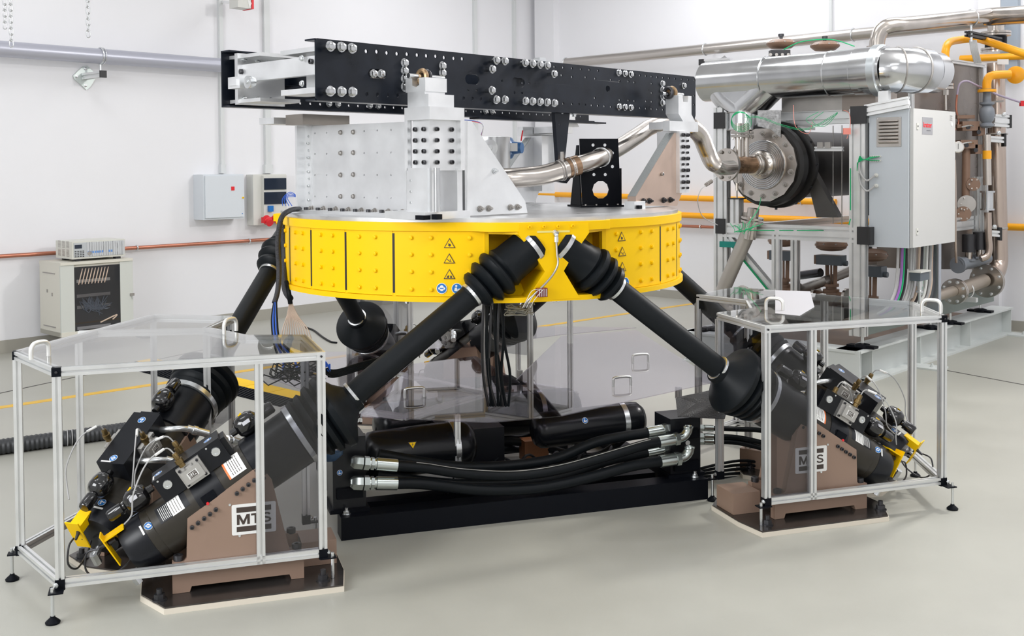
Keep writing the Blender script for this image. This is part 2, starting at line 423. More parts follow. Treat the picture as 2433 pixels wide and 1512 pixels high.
for k in range(3):
    c = 120 * k
    arcs = [c + 15.5 + i * (89 / 22) for i in range(23)]
    def arc(p0, p1, r0, r1, z0, z1, name, m, n=6, par=table):
        b = MB(); vs = []; fs = []
        for i in range(n + 1):
            p = p0 + (p1 - p0) * i / n
            vs += [PH(p, r0, z0), PH(p, r1, z0), PH(p, r1, z1), PH(p, r0, z1)]
        for i in range(n):
            for j in range(4): fs.append((i * 4 + j, i * 4 + (j + 1) % 4, i * 4 + 4 + (j + 1) % 4, i * 4 + 4 + j))
        fs += [(0, 1, 2, 3), tuple(n * 4 + j for j in (3, 2, 1, 0))]
        return b.add(vs, fs).build(name, m, par)
    arc(c + 17, c + 103, 1.20, 1.282, ZB + .02, 1.76, 'core_wall', DKCORE, 22)
    edges = [15, 38.6, 53, 67, 81.4, 105]
    for i in range(5):
        arc(c + edges[i] + (0.3 if i else 0), c + edges[i + 1] - (0.3 if i < 4 else 0), 1.275, 1.306, ZB + .03, 1.752, 'rim_panel', YEL, 5)
        # narrow end lips that close each slot at top and bottom
    for e in edges[1:5]:
        arc(c + e - .3, c + e + .3, 1.28, 1.3075, ZB + .045, 1.738, 'slot_shade_strip', DKCORE, 1)  # dark strip laid in the groove to paint its shade
        arc(c + e - .5, c + e + .5, 1.27, 1.304, 1.738, 1.753, 'slot_cap', YEL, 1)
        arc(c + e - .5, c + e + .5, 1.27, 1.304, ZB + .028, ZB + .045, 'slot_cap', YEL, 1)
    cols = [19.5, 28.9, 33.9, 43.7, 48.5, 57.6, 62.4, 71.5, 76.3, 86.1, 91.1, 100.5]
    for ph in cols:
        for z in (1.715, 1.622, 1.527, 1.43):
            a = math.radians(c + ph); d = m1 * math.sin(a) - m2 * math.cos(a)
            bolt(table, PH(c + ph, 1.306, z), d, 0.011, 'hex', YEL)
    # node between two struts: recess walls, hourglass face plate, floor of the pocket
    q = lambda x, y, z, c=c: PH(c + math.degrees(math.atan2(x, y)), math.hypot(x, y), z)
    b = MB(q)
    b.box((-.36, 1.08, ZB + .02), (.36, 1.12, 1.76)); b.build('pocket_wall', YEL, table)
    MB(q).box((-.36, 1.10, ZB + .02), (-.335, 1.262, 1.76)).build('pocket_cheek', YEL, table); MB(q).box((.335, 1.10, ZB + .02), (.36, 1.262, 1.76)).build('pocket_cheek', YEL, table)
    b = MB(q)
    hour = [(-.20, 1.79), (.20, 1.79), (.205, 1.735), (.10, 1.60), (.055, 1.53), (.16, 1.372), (-.16, 1.372), (-.055, 1.53), (-.10, 1.60), (-.205, 1.735)]
    pts = [q(x, 1.388 - max(0, 1.53 - z) * .16, z) for x, z in hour]
    aa = math.radians(c); inn = m2 * math.cos(aa) - m1 * math.sin(aa)
    b.slab(pts, inn * .26); b.build('node_block', YEL, table)
    for s in (-1, 1):
        b = MB(q); b.slab([q(s * .08, 1.30, 1.365), q(s * .33, 1.30, 1.365), q(s * .33, 1.12, 1.365), q(s * .33, 1.12, 1.49), q(s * .10, 1.15, 1.42)], UP * .02)
        b.build('pocket_floor', YEL, table)
        MB().slab([q(s * .205, 1.375, 1.735), q(s * .34, 1.26, 1.735), q(s * .34, 1.26, 1.76), q(s * .205, 1.375, 1.76)], inn * .14).build('pocket_lintel', YEL, table)
    for x in (-.145, -.062, .02, .105):
        bolt(table, q(x, 1.389, 1.775), -inn, 0.0105, 'cap', YEL)
    if c == 0:
        bb = MB(q); bb.sph(q(.008, 1.40, 1.727), .012); bb.cyl(q(.008, 1.40, 1.72), q(.008, 1.40, 1.69), .012, n=6); bb.cyl(q(.008, 1.40, 1.735), q(.004, 1.385, 1.745), .016)
        bb.build('pipe_fitting', ZINC, table)
        MB().tube(smoothpath([q(.008, 1.40, 1.69), q(.01, 1.405, 1.62), q(.012, 1.41, 1.57), q(-.02, 1.41, 1.51), q(-.09, 1.41, 1.44), q(-.15, 1.40, 1.385), q(-.17, 1.37, 1.34)], 4), .006, 8).build('grease_pipe', STEELD, table)
        MB(q).box((-.10, 1.389, 1.742), (.09, 1.3905, 1.753)).build('name_strip', mat('pale_yellow_label', (.8, .68, .2), .5), table)
# stickers on the rim
def decal_frame(ph, z, r=1.3085):
    a = math.radians(ph); o = M(r * math.sin(a), -r * math.cos(a), z)
    return o, m1 * math.cos(a) + m2 * math.sin(a), UP, m1 * math.sin(a) - m2 * math.cos(a)
def warning(parent, o, ex, ey, ez, s, kind=0):
    tri = lambda k: [(-.5 * s * k, -.29 * s * k), (.5 * s * k, -.29 * s * k), (0, .577 * s * k)]
    MB().prism(tri(1), o, ex, ey, ez, .0008).build('warning_triangle', DKPR, parent)
    MB().prism(tri(.78), o + ez * .0008, ex, ey, ez, .0004).build('warning_field', YEL, parent)
    b = MB(); oo = o + ez * .0013
    if kind == 0:
        b.prism([(.13 * s * math.cos(t * .9), .13 * s * math.sin(t * .9) - .04 * s) for t in range(7)], oo, ex, ey, ez, .0003)
        b.prism([(-.16 * s, .12 * s), (-.12 * s, .14 * s), (.02 * s, .02 * s), (0, -.02 * s)], oo, ex, ey, ez, .0003)
    elif kind == 1:
        b.prism([(-.2 * s, .06 * s), (-.14 * s, .08 * s), (.0, -.06 * s), (.18 * s, -.1 * s), (.2 * s, -.14 * s), (-.02 * s, -.14 * s)], oo, ex, ey, ez, .0003)
        b.prism([(.04 * s, .04 * s), (.1 * s, .06 * s), (.14 * s, -.04 * s), (.06 * s, -.06 * s)], oo, ex, ey, ez, .0003)
    elif kind == 2:
        b.prism([(.05 * s, -.2 * s), (.26 * s, -.2 * s), (.2 * s, -.02 * s), (.12 * s, .04 * s), (.07 * s, -.05 * s)], oo, ex, ey, ez, .0003)
        b.prism([(-.24 * s, -.2 * s), (-.04 * s, -.2 * s), (0, .06 * s), (-.07 * s, -.02 * s), (-.1 * s, .08 * s), (-.13 * s, -.04 * s), (-.2 * s, 0)], oo, ex, ey, ez, .0003)
    else:
        b.prism([(.02 * s, .22 * s), (-.1 * s, -.02 * s), (.0, 0), (-.03 * s, -.22 * s), (.1 * s, .06 * s), (0, .03 * s)], oo, ex, ey, ez, .0003)
    b.build('warning_symbol', DKPR, parent)
def blue_sign(parent, o, ex, ey, ez, r, kind=0, rim=True):
    circ = lambda R_, n=20: [(R_ * math.cos(2 * PI * i / n), R_ * math.sin(2 * PI * i / n)) for i in range(n)]
    if rim: MB().prism(circ(r), o, ex, ey, ez, .0006).build('sign_rim', WHT, parent)
    MB().prism(circ(r * .9), o + ez * .0006, ex, ey, ez, .0004).build('sign_disc', BLUE, parent)
    b = MB(); oo = o + ez * .0012
    if kind == 0:      # ear and eye protection head
        b.prism([(r * .42 * math.cos(2 * PI * i / 12), r * (.05 + .55 * math.sin(2 * PI * i / 12))) for i in range(12)], oo, ex, ey, ez, .0003)
        for s in (-1, 1): b.prism([(s * r * .5 + r * .16 * math.cos(PI * i / 4), r * .22 * math.sin(PI * i / 4)) for i in range(8)], oo, ex, ey, ez, .0003)
        k = b.build('sign_figure', WHT, parent)
        MB().prism([(-.36 * r, .12 * r), (.36 * r, .12 * r), (.3 * r, -.1 * r), (-.3 * r, -.1 * r)], oo + ez * .0004, ex, ey, ez, .0002).build('sign_goggles', BLUE, parent)
    else:              # person reading a booklet
        b.prism([(-.12 * r + .2 * r * math.cos(2 * PI * i / 10), .48 * r + .2 * r * math.sin(2 * PI * i / 10)) for i in range(10)], oo, ex, ey, ez, .0003)
        b.prism([(-.5 * r, -.45 * r), (.1 * r, -.5 * r), (.15 * r, -.25 * r), (-.05 * r, .2 * r), (-.4 * r, .15 * r)], oo, ex, ey, ez, .0003)
        b.prism([(.2 * r, -.45 * r), (.6 * r, -.35 * r), (.6 * r, .05 * r), (.2 * r, -.05 * r)], oo, ex, ey, ez, .0003)
        b.build('sign_figure', WHT, parent)
for ph, z, k in ((-24.3, 1.678, 0), (-24.4, 1.594, 1), (-24.4, 1.508, 2), (21.3, 1.690, 0), (21.5, 1.603, 1), (21.5, 1.515, 2)):
    warning(table, *decal_frame(ph, z), .064, k)
blue_sign(table, *decal_frame(-26.3, 1.437), .030, 0); blue_sign(table, *decal_frame(-22.6, 1.437), .030, 1)
blue_sign(table, *decal_frame(22.6, 1.43), .030, 1)
# junction box with red wires below the node
q0 = PM(1287, 695, -1.40)
b = MB(); b.obox(q0, m1 * .028, m2 * .018, UP * .024); b.build('junction_box', mat('dark_red_plastic', (.22, .015, .02), .4), table)
b = MB()
for i in range(5): b.obox(q0 + m1 * (-.02 + i * .01) - m2 * .02, m1 * .002, m2 * .003, UP * .02)
b.build('terminal', ZINC, table)
b = MB()
for i in range(3):
    b.tube(smoothpath([q0 + m1 * (-.02 + .012 * i) - m2 * .02 + UP * .02, q0 + m1 * (-.07 + .02 * i) - m2 * .04 + UP * (.015 - .01 * i), q0 + m1 * (-.10 + .022 * i) - m2 * .03 - UP * .04, q0 + m1 * (-.11 + .022 * i) - UP * .08], 5), .0016, 6)
b.build('white_lead', WHT, table, kind='stuff')
for x in (-.12, .03, .05, -.5, -.75, .6, .8):
    bolt(table, M(x, -math.sqrt(1.30 ** 2 - x * x), ZB), -UP, .012, 'hex', ZINC)

# ================================================================== hydraulic actuators
def actuator(label, sg, da=0.0):
    """one leg: x runs outward along the leg's vertical plane, y outward from the table, z up"""
    T = lambda x, y, z: M(-sg * (x + da), -1.30 - y, z)
    EX = m1 * (-sg); EY = -m2
    root = thing('hydraulic_actuator', label, 'actuator', T(1.66, 0, 0))
    ca, sa = math.cos(math.radians(31.6)), math.sin(math.radians(31.6))
    D = EX * -ca + UP * sa; NN = EX * sa + UP * ca; P0 = T(2.17, 0, .235)
    ax = lambda t, y=0, h=0: P0 + D * t + EY * y + NN * h
    A = lambda t, y, h: ax(t, y, h)
    # plates and bracket
    oc = [(2.16, .10), (2.05, .305), (1.2, .305), (1.165, .10), (1.165, -.22), (1.28, -.35), (2.05, -.35), (2.16, -.20)]
    MB().slab([T(x, y, 0) for x, y in oc], UP * .026).build('grout_bed', CREAM, root)
    MB().slab([T(1.66 + (x - 1.66) * .99, y * .985, .026) for x, y in oc], UP * .008).build('base_plate', DKPLATE, root)
    bo = [(2.01, .035), (2.01, .187), (1.955, .187), (1.942, .20), (1.936, .395), (1.62, .605), (1.60, .622), (1.575, .612), (1.53, .548), (1.454, .21), (1.445, .185), (1.377, .178), (1.377, .035), (1.44, .035), (1.45, .062), (1.92, .062), (1.93, .035)]
    for y0, nm in ((.105, 'bracket_plate'), (-.15, 'bracket_plate')):
        MB().slab([T(x, y0, z) for x, z in bo], EY * .045).build(nm, TAN, root)
    b = MB(T); b.box((1.46, -.11, .062), (1.93, .11, .115)); b.box((1.80, -.11, .1), (1.86, .11, .3)); b.box((1.55, -.11, .1), (1.60, .11, .46))
    b.box((1.19, -.20, .035), (1.37, .0, .16)); b.build('bracket_base', TAN, root)
    for (x, z) in ((1.915, .353), (1.887, .372), (1.858, .391), (1.830, .410), (1.802, .429), (1.701, .499), (1.673, .518), (1.645, .537), (1.617, .556)):
        bolt(root, T(x, .151, z), EY, .0105, 'cap', BOLTD)
    bolt(root, T(1.568, .151, .56), EY, .009, 'flat', BOLTD)
    for (x, y, z) in ((2.035, .12, .187), (1.41, .125, .178), (2.035, -.125, .187), (1.41, -.125, .178)):
        if x > 2: x = 1.98
        bolt(root, T(x, y, z), UP, .024, 'cap', BOLTD)
    for (x, y) in ((2.07, .20), (1.29, .21), (2.07, -.25), (1.27, -.22)):
        bolt(root, T(x, y, .034), UP, .026, 'stud', BOLTD)
    for x, z in ((1.735, .444), (1.69, .285)): bolt(root, T(x, .151, z), EY, .007, 'washer', ZINC)
    # logo sign
    so = T(1.62, .151, .366); n = 6; w, h, r = .107, .076, .008
    pts = [(sx * (w - r) + r * math.cos(a), sy * (h - r) + r * math.sin(a)) for sx, sy, a0 in ((1, 1, 0), (-1, 1, 90), (-1, -1, 180), (1, -1, 270)) for a in [math.radians(a0 + 30 * j) for j in range(4)]]
    sign = MB().prism(pts, so, m1, UP, EY, .003).build('logo_plate', WHT, root)
    b = MB(); so2 = so + EY * .003
    for z in (.048, -.048): b.prism([(-.084, z - .013), (.084, z - .013), (.084, z + .013), (-.084, z + .013)], so2, m1, UP, EY, .0008)
    b.build('logo_bar', DKPR, sign)
    logo(.050, so2 + EY * .0002, m1, UP, DKPR, sign, w=.165)
    # cylinder
    b = MB(); b.lathe(P0, D, [(-.035, .10), (-.03, .128), (.0, .135), (.13, .135), (.135, .14), (.36, .14)], 36); b.lathe(P0, D, [(.50, .14), (.66, .14)], 36)
    b.build('cylinder_barrel', CYL, root)
    b = MB(); b.lathe(P0, D, [(.36, .144), (.50, .144)], 36); b.lathe(P0, D, [(-.04, .10), (-.036, .126), (-.005, .137), (.09, .137)], 36)
    b.lathe(P0, D, [(.66, .142), (.665, .152), (.93, .156)], 36); b.build('cylinder_head', MANI, root)
    b = MB(); b.obox(ax(.42, .13, .03), D * .035, NN * .03, EY * .018); b.build('port_cover', BLK, root)
    MB().cyl(ax(.40, .148, .02), ax(.40, .156, .02), .007).build('red_plug', RED, root)
    b = MB(); b.lathe(P0, D, [(.925, .162), (.928, .17), (.955, .172), (.958, .165)], 36); b.build('hose_clamp', ZINC, root)
    b = MB(); b.lathe(P0, D, [(.92, .158), (.955, .165), (.965, .172), (.98, .178), (.995, .16), (1.01, .178), (1.03, .184), (1.045, .165), (1.06, .19), (1.085, .198), (1.10, .17), (1.12, .203), (1.15, .208), (1.165, .198), (1.21, .12), (1.25, .078), (1.285, .074)], 40)
    b.build('lower_boot', RUB, root)
    Q0 = T(1.19, 0, .838); Q1 = T(.15, 0, 1.635); E = (Q1 - Q0).normalized()
    b = MB(); b.lathe(Q0, E, [(.10, .066), (.13, .0655), (.97, .0655), (.98, .06)], 28); b.build('strut', RUBM, root)
    MB().lathe(Q0, E, [(.112, .073), (.115, .077), (.13, .077), (.132, .072)], 28).build('hose_clamp', ZINC, root)
    MB().lathe(Q0, E, [(.93, .070), (.932, .073), (.948, .073), (.95, .07)], 28).build('hose_clamp', ZINC, root)
    b = MB(); b.lathe(Q0, E, [(.92, .067), (.955, .074), (.965, .10), (.98, .112), (1.0, .11), (1.015, .082), (1.03, .115), (1.05, .132), (1.065, .128), (1.08, .095), (1.10, .13), (1.12, .14), (1.135, .136), (1.15, .108), (1.17, .122), (1.20, .112), (1.34, .108), (1.375, .112), (1.40, .10)], 36)
    b.build('upper_boot', RUB, root)
    MB().lathe(Q0, E, [(1.343, .110), (1.345, .115), (1.37, .1155), (1.372, .111)], 36).build('hose_clamp', STEELB, root)
    # manifold on top of the barrel with two servo valves and two accumulators
    mf = MB(); mf.obox(ax(.42, -.01, .185), D * .185, EY * .085, NN * .062); mf.obox(ax(.60, -.01, .18), D * .03, EY * .06, NN * .05)
    man = mf.build('manifold_block', MANI, root)
    for t in (.29, .56): bolt(root, ax(t, .076, .195), EY, .024, 'washer', ZINC, 'port_plug')
    for t in (.26, .53): bolt(root, ax(t, .076, .235), EY, .005, 'flat', ZINC)
    for sy in (1, -1):
        b = MB(); yy = .075 * sy - .01
        b.obox(ax(.42, yy + sy * .018, .18), D * .062, EY * .018, NN * .055); b.obox(ax(.42, yy + sy * .05, .18), D * .05, EY * .016, NN * .034)
        b.cyl(ax(.42, yy + sy * .03, .225), ax(.42, yy + sy * .03, .145), .024)
        v = b.build('servo_valve', mat('cast_aluminium', (.52, .51, .49), .42, .7), root)
        for i in (-1, 1):
            for j in (-1, 1): bolt(v, ax(.42 + .048 * i, yy + sy * .037, .18 + .042 * j), EY * sy, .007, 'cap', BOLTD)
        cap_o = ax(.42, yy + sy * .067, .18)
        MB().obox(cap_o, D * .026, EY * .001, NN * .016).build('valve_label', WHT, v)
        lx = -D * sg * sy; logo(.016, cap_o + EY * sy * .0015, lx, (EY * sy).cross(lx), DKPR, v, w=.040)
        for k_ in (-1, 1): MB().obox(cap_o + EY * sy * .0015 + (EY * sy).cross(lx) * k_ * .012, lx * .02, EY * .0006, (EY * sy).cross(lx) * .002).build('label_bar', DKPR, v)
        b = MB(); b.lathe(ax(.40, yy + sy * .045, .235), NN, [(0, .016), (.02, .016), (.022, .021), (.045, .021), (.047, .014), (.07, .015), (.08, .011)], 12)
        b.build('cable_connector', BRASS, v)
        st = ax(.40, yy + sy * .045, .315)
        pth = [st, ax(.38, yy + sy * .05, .36), ax(.28, yy + sy * .10, .36), ax(.16, yy + sy * .13, .28), ax(.10, yy + sy * .12, .20), ax(.04, yy + sy * .08, .17)]
        MB().tube(smoothpath(pth, 6), .0038, 6).build('signal_cable', WIREG, root)
        MB().tube([ax(.375, yy + sy * .052, .362), ax(.33, yy + sy * .08, .366)], .007, 8).build('cable_tag', WHT, root)
    for (t0, sg2) in ((.215, -1), (.66, 1)):
        b = MB(); o = ax(t0, -.01, .205); dd = D * sg2
        b.lathe(o, dd, [(0, .018), (.03, .02), (.035, .04), (.05, .052), (.075, .058), (.115, .058), (.14, .046), (.155, .022), (.165, .02), (.17, .032), (.235, .032), (.245, .026)], 24)
        ac = b.build('accumulator', mat('accumulator_black', (.008, .008, .009), .14, coat=.6), root)
        MB().obox(o + dd * .095 + EY * .053 + NN * .025, D * .02, (EY - NN).normalized() * .016, (EY + NN).normalized() * .001).build('accumulator_label', PAPER, ac)
        k = o + dd * .09 + NN * .058
        MB().prism([(-.014, -.012), (.014, -.012), (0, .014)], k, m1, EY * -.5 + NN * .0 + UP * .6, NN, .001).build('accumulator_warning', YEL, ac)
    # hoses from the manifold to the far side
    for t in (.33, .56):
        MB().tube(smoothpath([ax(t, -.09, .17), ax(t, -.15, .18), ax(t + .02, -.20, .17), ax(t + .05, -.23, .14)], 4), .017, 12).build('pipe_elbow', ZINC, root)
        b = MB(); b.lathe(ax(t + .05, -.225, .145), (D * .3 - EY * .6 - NN * .55).normalized(), [(0, .021), (.03, .021), (.032, .026), (.055, .026), (.058, .022), (.12, .022)], 12); b.build('hose_fitting', ZINC, root)
    # decals on barrel (curved strips follow the barrel)
    def curved(t0, t1, a0, a1, m, name, r=.1412, par=root, n=4):
        b = MB(); vs = []; fs = []
        for i in range(n + 1):
            a = math.radians(a0 + (a1 - a0) * i / n)
            e = EY * math.cos(a) + NN * math.sin(a)
            vs += [P0 + D * t0 + e * r, P0 + D * t1 + e * r]
        for i in range(n): fs.append((2 * i, 2 * i + 1, 2 * i + 3, 2 * i + 2))
        return b.add(vs, fs).build(name, m, par, smooth=60)
    lb = curved(.17, .33, 25, 62, MANI, 'label_sticker', .1409)
    curved(.235, .30, 25, 62, WHT, 'label_sheet', .1412)
    for i in range(6): curved(.185 + .0085 * i, .1875 + .0085 * i, 28, 58, WHT, 'printed_line', .1413, lb)
    for i in range(4): curved(.245 + .013 * i, .2475 + .013 * i, 28, 58, DKPR, 'printed_line', .1414, lb)
    lb = curved(.555, .64, 20, 66, WHT, 'label_sheet', .1412)
    for i in range(5): curved(.57 + .012 * i, .573 + .012 * i, 24, 62, DKPR, 'printed_line', .1414, lb)
    curved(.545, .555, 20, 66, mat('orange_print', (.8, .2, .05), .5), 'orange_stripe', .1413)
    for tt, aa_ in ((.115, 38), (.07, 100)):
        a = math.radians(aa_); e = EY * math.cos(a) + NN * math.sin(a); side = D.cross(e)
        blue_sign(root, P0 + D * tt + e * .1395, m1 if aa_ < 60 else D * sg, e.cross(m1 if aa_ < 60 else D * sg), e, .021, 0 if aa_ < 60 else 1)
        MB().obox(P0 + D * (tt - .035) + e * .139, D * .005, side * .026, e * .001).build('white_strip', WHT, root)
    a = math.radians(70)
    blue_sign(root, ax(.27, -.01, .2475), EY, -D, NN, .022, 0); blue_sign(root, ax(.55, -.01, .2475), EY, -D, NN, .022, 1)
    MB().obox(ax(.245, .02, .248), D * .004, EY * .03, NN * .001).build('white_strip', WHT, root)
    # yellow sensor guard at the lower end
    b = MB()
    b.obox(ax(-.045, .035, .135), D * .055, EY * .035, NN * .004); b.obox(ax(-.098, .035, .08), D * .003, EY * .04, NN * .088)
    b.obox(ax(-.045, .0, .12), D * .05, EY * .003, NN * .022)
    g = b.build('sensor_guard', YEL, root)
    for s in (-1, 1): bolt(g, ax(-.101, .035 + s * .015, .052), -D, .004, 'flat', BOLTD)
    b = MB(); b.lathe(ax(-.05, .035, .105), EY * -.3 - D * .9, [(0, .012), (.03, .012), (.035, .016), (.06, .010), (.10, .006)], 10); b.build('sensor_plug', BOLTD, root)
    MB().tube(smoothpath([ax(-.14, .02, .105), ax(-.20, 0, .12), ax(-.25, .0, .05), ax(-.22, .0, -.02), ax(-.12, .02, -.04), ax(-.05, .03, -.02)], 6), .005, 8).build('sensor_cable', BOLTD, root)
    b = MB(); b.tube([ax(-.03, .02, -.09), ax(-.09, .02, -.10)], .020, 12); b.tube([ax(-.085, .02, -.08), ax(-.085, .02, -.15)], .022, 6)
    b.build('drain_fitting', ZINC, root)
    return root
A1 = actuator('front actuator leg inside the left guard, its logo bracket facing the camera', 1)
B1 = actuator('front actuator leg inside the right guard, its logo bracket facing the camera', -1, -.04)
KIDS = {}
for o in bpy.data.objects:
    if o.parent is not None: KIDS.setdefault(o.parent.name, []).append(o)
copy_rot(B1, -120, 'rear actuator leg in the left guard, strut rising beside the hanging cables', kids=KIDS, yaw=-5.5, pivot=M(-1.2, .52, 0), shift=m1 * (-.05 + .04) + m2 * (.035 + .07))
copy_rot(A1, 120, 'rear actuator leg in the right guard, strut passing behind the table', kids=KIDS, yaw=5.5, pivot=M(1.2, .52, 0), shift=m1 * .07 + m2 * .04)
copy_rot(A1, -120, 'actuator leg with round boot seen beneath the left half of the table', kids=KIDS)
copy_rot(B1, 120, 'actuator leg with round boot seen beneath the middle of the table by the black cables', kids=KIDS, shift=m1 * .24)

# ================================================================== guards of aluminium profile and acrylic
def guard(label, sg, deg=0, da=0.0, fb=-1.44):
    T0 = lambda x, y, z: M(-sg * (x + da), y, z)
    if deg:
        q = Matrix.Rotation(math.radians(deg), 3, 'Z'); T = lambda x, y, z: C0 + q @ (M(-sg * x, y, z) - C0)
    else: T = T0
    P = {'A': (2.745, -.92), 'B': (2.51, fb), 'C': (1.285, fb), 'D': (1.30, -.92), 'F': (1.60, -.82), 'G1': (1.80, -.42), 'G': (1.64, .0), 'H': (2.10, .26)}
    g = thing('guard_enclosure', label, 'guard', T(2.0, -.7, 0))
    order = ['A', 'B', 'C', 'D', 'F', 'G1', 'G', 'H']; ZL, ZH = .165, 1.16
    def post(x, y, z0=ZL - .02, z1=ZH - .02):
        MB(T).prof((x, y, z0), (x, y, z1), .04, side=m1).build('post', ALU, g)
    for k in order:
        if k != 'F': post(*P[k])
    mid = (1.59, fb); post(*mid); post(2.50, -.28)
    for i, k in enumerate(order):
        a, c = P[k], P[order[(i + 1) % 8]]
        MB(T).prof((*a, ZH), (*c, ZH), .04).build('rail', ALU, g)
        if (k, order[(i + 1) % 8]) in (('A', 'B'), ('B', 'C'), ('H', 'A'), ('G', 'H'), ('D', 'F')):
            if k != 'D': MB(T).prof((*a, ZL), (*c, ZL), .04).build('rail', ALU, g)
    MB(T).prof((1.80, -.42, ZH), (2.50, -.28, ZH), .035).build('rail', ALU, g)
    # acrylic top and side panes
    cx, cy = 2.0, -.75
    MB().slab([T(P[k][0] + (P[k][0] - cx) * .012, P[k][1] + (P[k][1] - cy) * .012, ZH + .021) for k in order], UP * .005).build('top_pane', ACR, g)
    def pane(a, c, z0, z1, m):
        a = V((*a, 0)); c = V((*c, 0)); d = (c - a).normalized() * .022
        pts = [T(a.x + d.x, a.y + d.y, z0), T(c.x - d.x, c.y - d.y, z0), T(c.x - d.x, c.y - d.y, z1), T(a.x + d.x, a.y + d.y, z1)]
        nn = (pts[1] - pts[0]).cross(UP).normalized() * .004
        MB().slab(pts, nn).build('side_pane', m, g)
    pane(mid, P['C'], ZL + .02, ZH - .02, ACRS); pane(P['C'], P['D'], .62, ZH - .02, ACRS)
    pane(P['G1'], P['G'], .55, ZH - .02, ACRS)
    # handles
    hz = ZH + .026
    spots = [T(2.60, -1.05, hz), T(2.0, -.02, hz)] if deg else ([ONZ(95, 850, hz), ONZ(547, 790, hz)] if sg > 0 else [ONZ(2213, 742, hz), ONZ(1840, 738, hz)])
    for p in spots:
        e = (T(1.95, .06, 0) - T(2.05, -.06, 0)).normalized()
        MB().tube(smoothpath([p - e * .055, p - e * .055 + UP * .045, p - e * .045 + UP * .065, p - e * .025 + UP * .075, p + e * .025 + UP * .075, p + e * .045 + UP * .065, p + e * .055 + UP * .045, p + e * .055], 3), .011, 12).build('handle', mat('handle_aluminium', (.8, .8, .78), .35, .5), g)
    # levelling feet on small black angle brackets
    for k, (ox, oy) in (('A', (.045, .02)), ('B', (.03, -.06)), ('C', (-.045, -.02)), ('D', (-.05, .0)), ('H', (.03, .05)), ('G', (-.04, .04))):
        x, y = P[k]; fx, fy = x + ox, y + oy
        b = MB(T); b.box((min(x, fx) - .018, min(y, fy) - .018, ZL - .028), (max(x, fx) + .018, max(y, fy) + .018, ZL - .022)); b.box((x - .022, y - .022, ZL - .03), (x + .022, y + .022, ZL + .02)); b.build('corner_bracket', BLK, g)
        MB(T).cyl((fx, fy, .02), (fx, fy, ZL + .0), .0085, n=8).build('foot_screw', ZINC, g)
        MB(T).lathe(T(fx, fy, 0), UP, [(0, .032), (.008, .034), (.016, .026), (.028, .012), (.034, .011)], 20).build('levelling_foot', BLK, g)
        bolt(g, T(x + ox * .55, y + oy * .55, ZL + .0), (T(x + ox, y + oy, 0) - T(x, y, 0)).normalized(), .010, 'hex', ZINC)
    for k in ('B', 'C', 'A'):
        x, y = P[k]; MB(T).box((x - .021, y - .021, ZH - .021), (x + .021, y + .021, ZH + .0208)).build('corner_cap', BLK if k != 'C' else ALU, g)
        bolt(g, T(x, y - .022, ZH), T(0, -1, 0) - T(0, 0, 0), .006, 'cap', BOLTD)
    return g
guard('left safety guard with clear acrylic top over two actuators', 1, fb=-1.475)
guard('right safety guard with paper sheet taped under its clear acrylic top', -1, 0, -.03, -1.49)
guard('rear safety guard of aluminium posts seen beneath the yellow table', 1, -120)
# paper and tape lying on the right guard
p = [ONZ(x, y, 1.189) for x, y in ((1842, 690), (1925, 693), (1935, 730), (1900, 751), (1842, 745))]
tag(MB().slab(p, UP * .001).build('paper_sheet', PAPER), 'white paper sheet lying on the right guard top', 'paper')

# ================================================================== central covers
ZC = .58
def cover(label, pix, z=ZC, m=ACRC, handles=()):
    t = thing('acrylic_cover', label, 'cover', ONZ(*pix[0], z))
    MB().slab([ONZ(x, y, z) for x, y in pix], UP * .006).build('pane', m, t)
    for (x, y, dx) in handles:
        p = ONZ(x, y, z + .006); e = m1
        MB().tube(smoothpath([p - e * .065, p - e * .065 + UP * .04, p - e * .052 + UP * .062, p + e * .052 + UP * .062, p + e * .065 + UP * .04, p + e * .065], 3), .010, 10).build('handle', ALU, t)
    return t
c1 = cover('smoky acrylic cover in front of the black cable bundle, one grab handle', [(848, 992), (985, 866), (1130, 848), (1225, 905), (1332, 991), (1160, 1006)], m=acrylic('tinted_acrylic', (.80, .77, .82)), handles=((985, 945, 1),))
c2 = cover('large clear acrylic cover right of centre with two square handles', [(1226, 904), (1334, 800), (1512, 786), (1706, 908), (1334, 990)], handles=((1522, 862, 1), (1478, 918, 1)))
c3 = cover('rear acrylic cover under the table behind the cable bundle', [(985, 832), (1040, 782), (1210, 776), (1512, 780), (1330, 797), (1120, 826)], m=ACRC, handles=((1222, 812, 1),))
c4 = cover('left acrylic cover beside the cable ring, one grab handle', [(640, 900), (770, 838), (925, 836), (980, 862), (848, 975)], m=ACRC, handles=((825, 900, 1),))
def coverpost(px, py, z0, label, z1=ZC - .002):
    p = ONZ(px, py, z1); q = V((p.x, p.y, z0))
    return tag(MB().prof(q, p, .035, side=m1).build('cover_post', ALU), label, 'post')
coverpost(1086, 985, .13, 'aluminium post under the front edge of the smoky centre cover')
coverpost(1356, 930, .13, 'aluminium post under the large right centre cover, in front of the hoses')
coverpost(853, 995, .56, 'short aluminium post on the left manifold block')
coverpost(1612, 920, .50, 'short aluminium post on the right manifold block')
coverpost(1235, 880, .13, 'aluminium post beneath the joint of the centre covers', ZC - .02)
for k, (a_, b_) in enumerate((((853, 975), (960, 992)), ((960, 992), (1158, 936)), ((948, 890), (1150, 934)))):
    p, q = ONZ(*a_, ZC - .03), ONZ(*b_, ZC - .03)
    tag(MB().prof(p, q, .035).build('cover_rail', ALU), ['short profile rail at left edge under the smoky cover', 'profile rail running right under the smoky cover front', 'rear profile rail under the smoky cover'][k], 'rail')

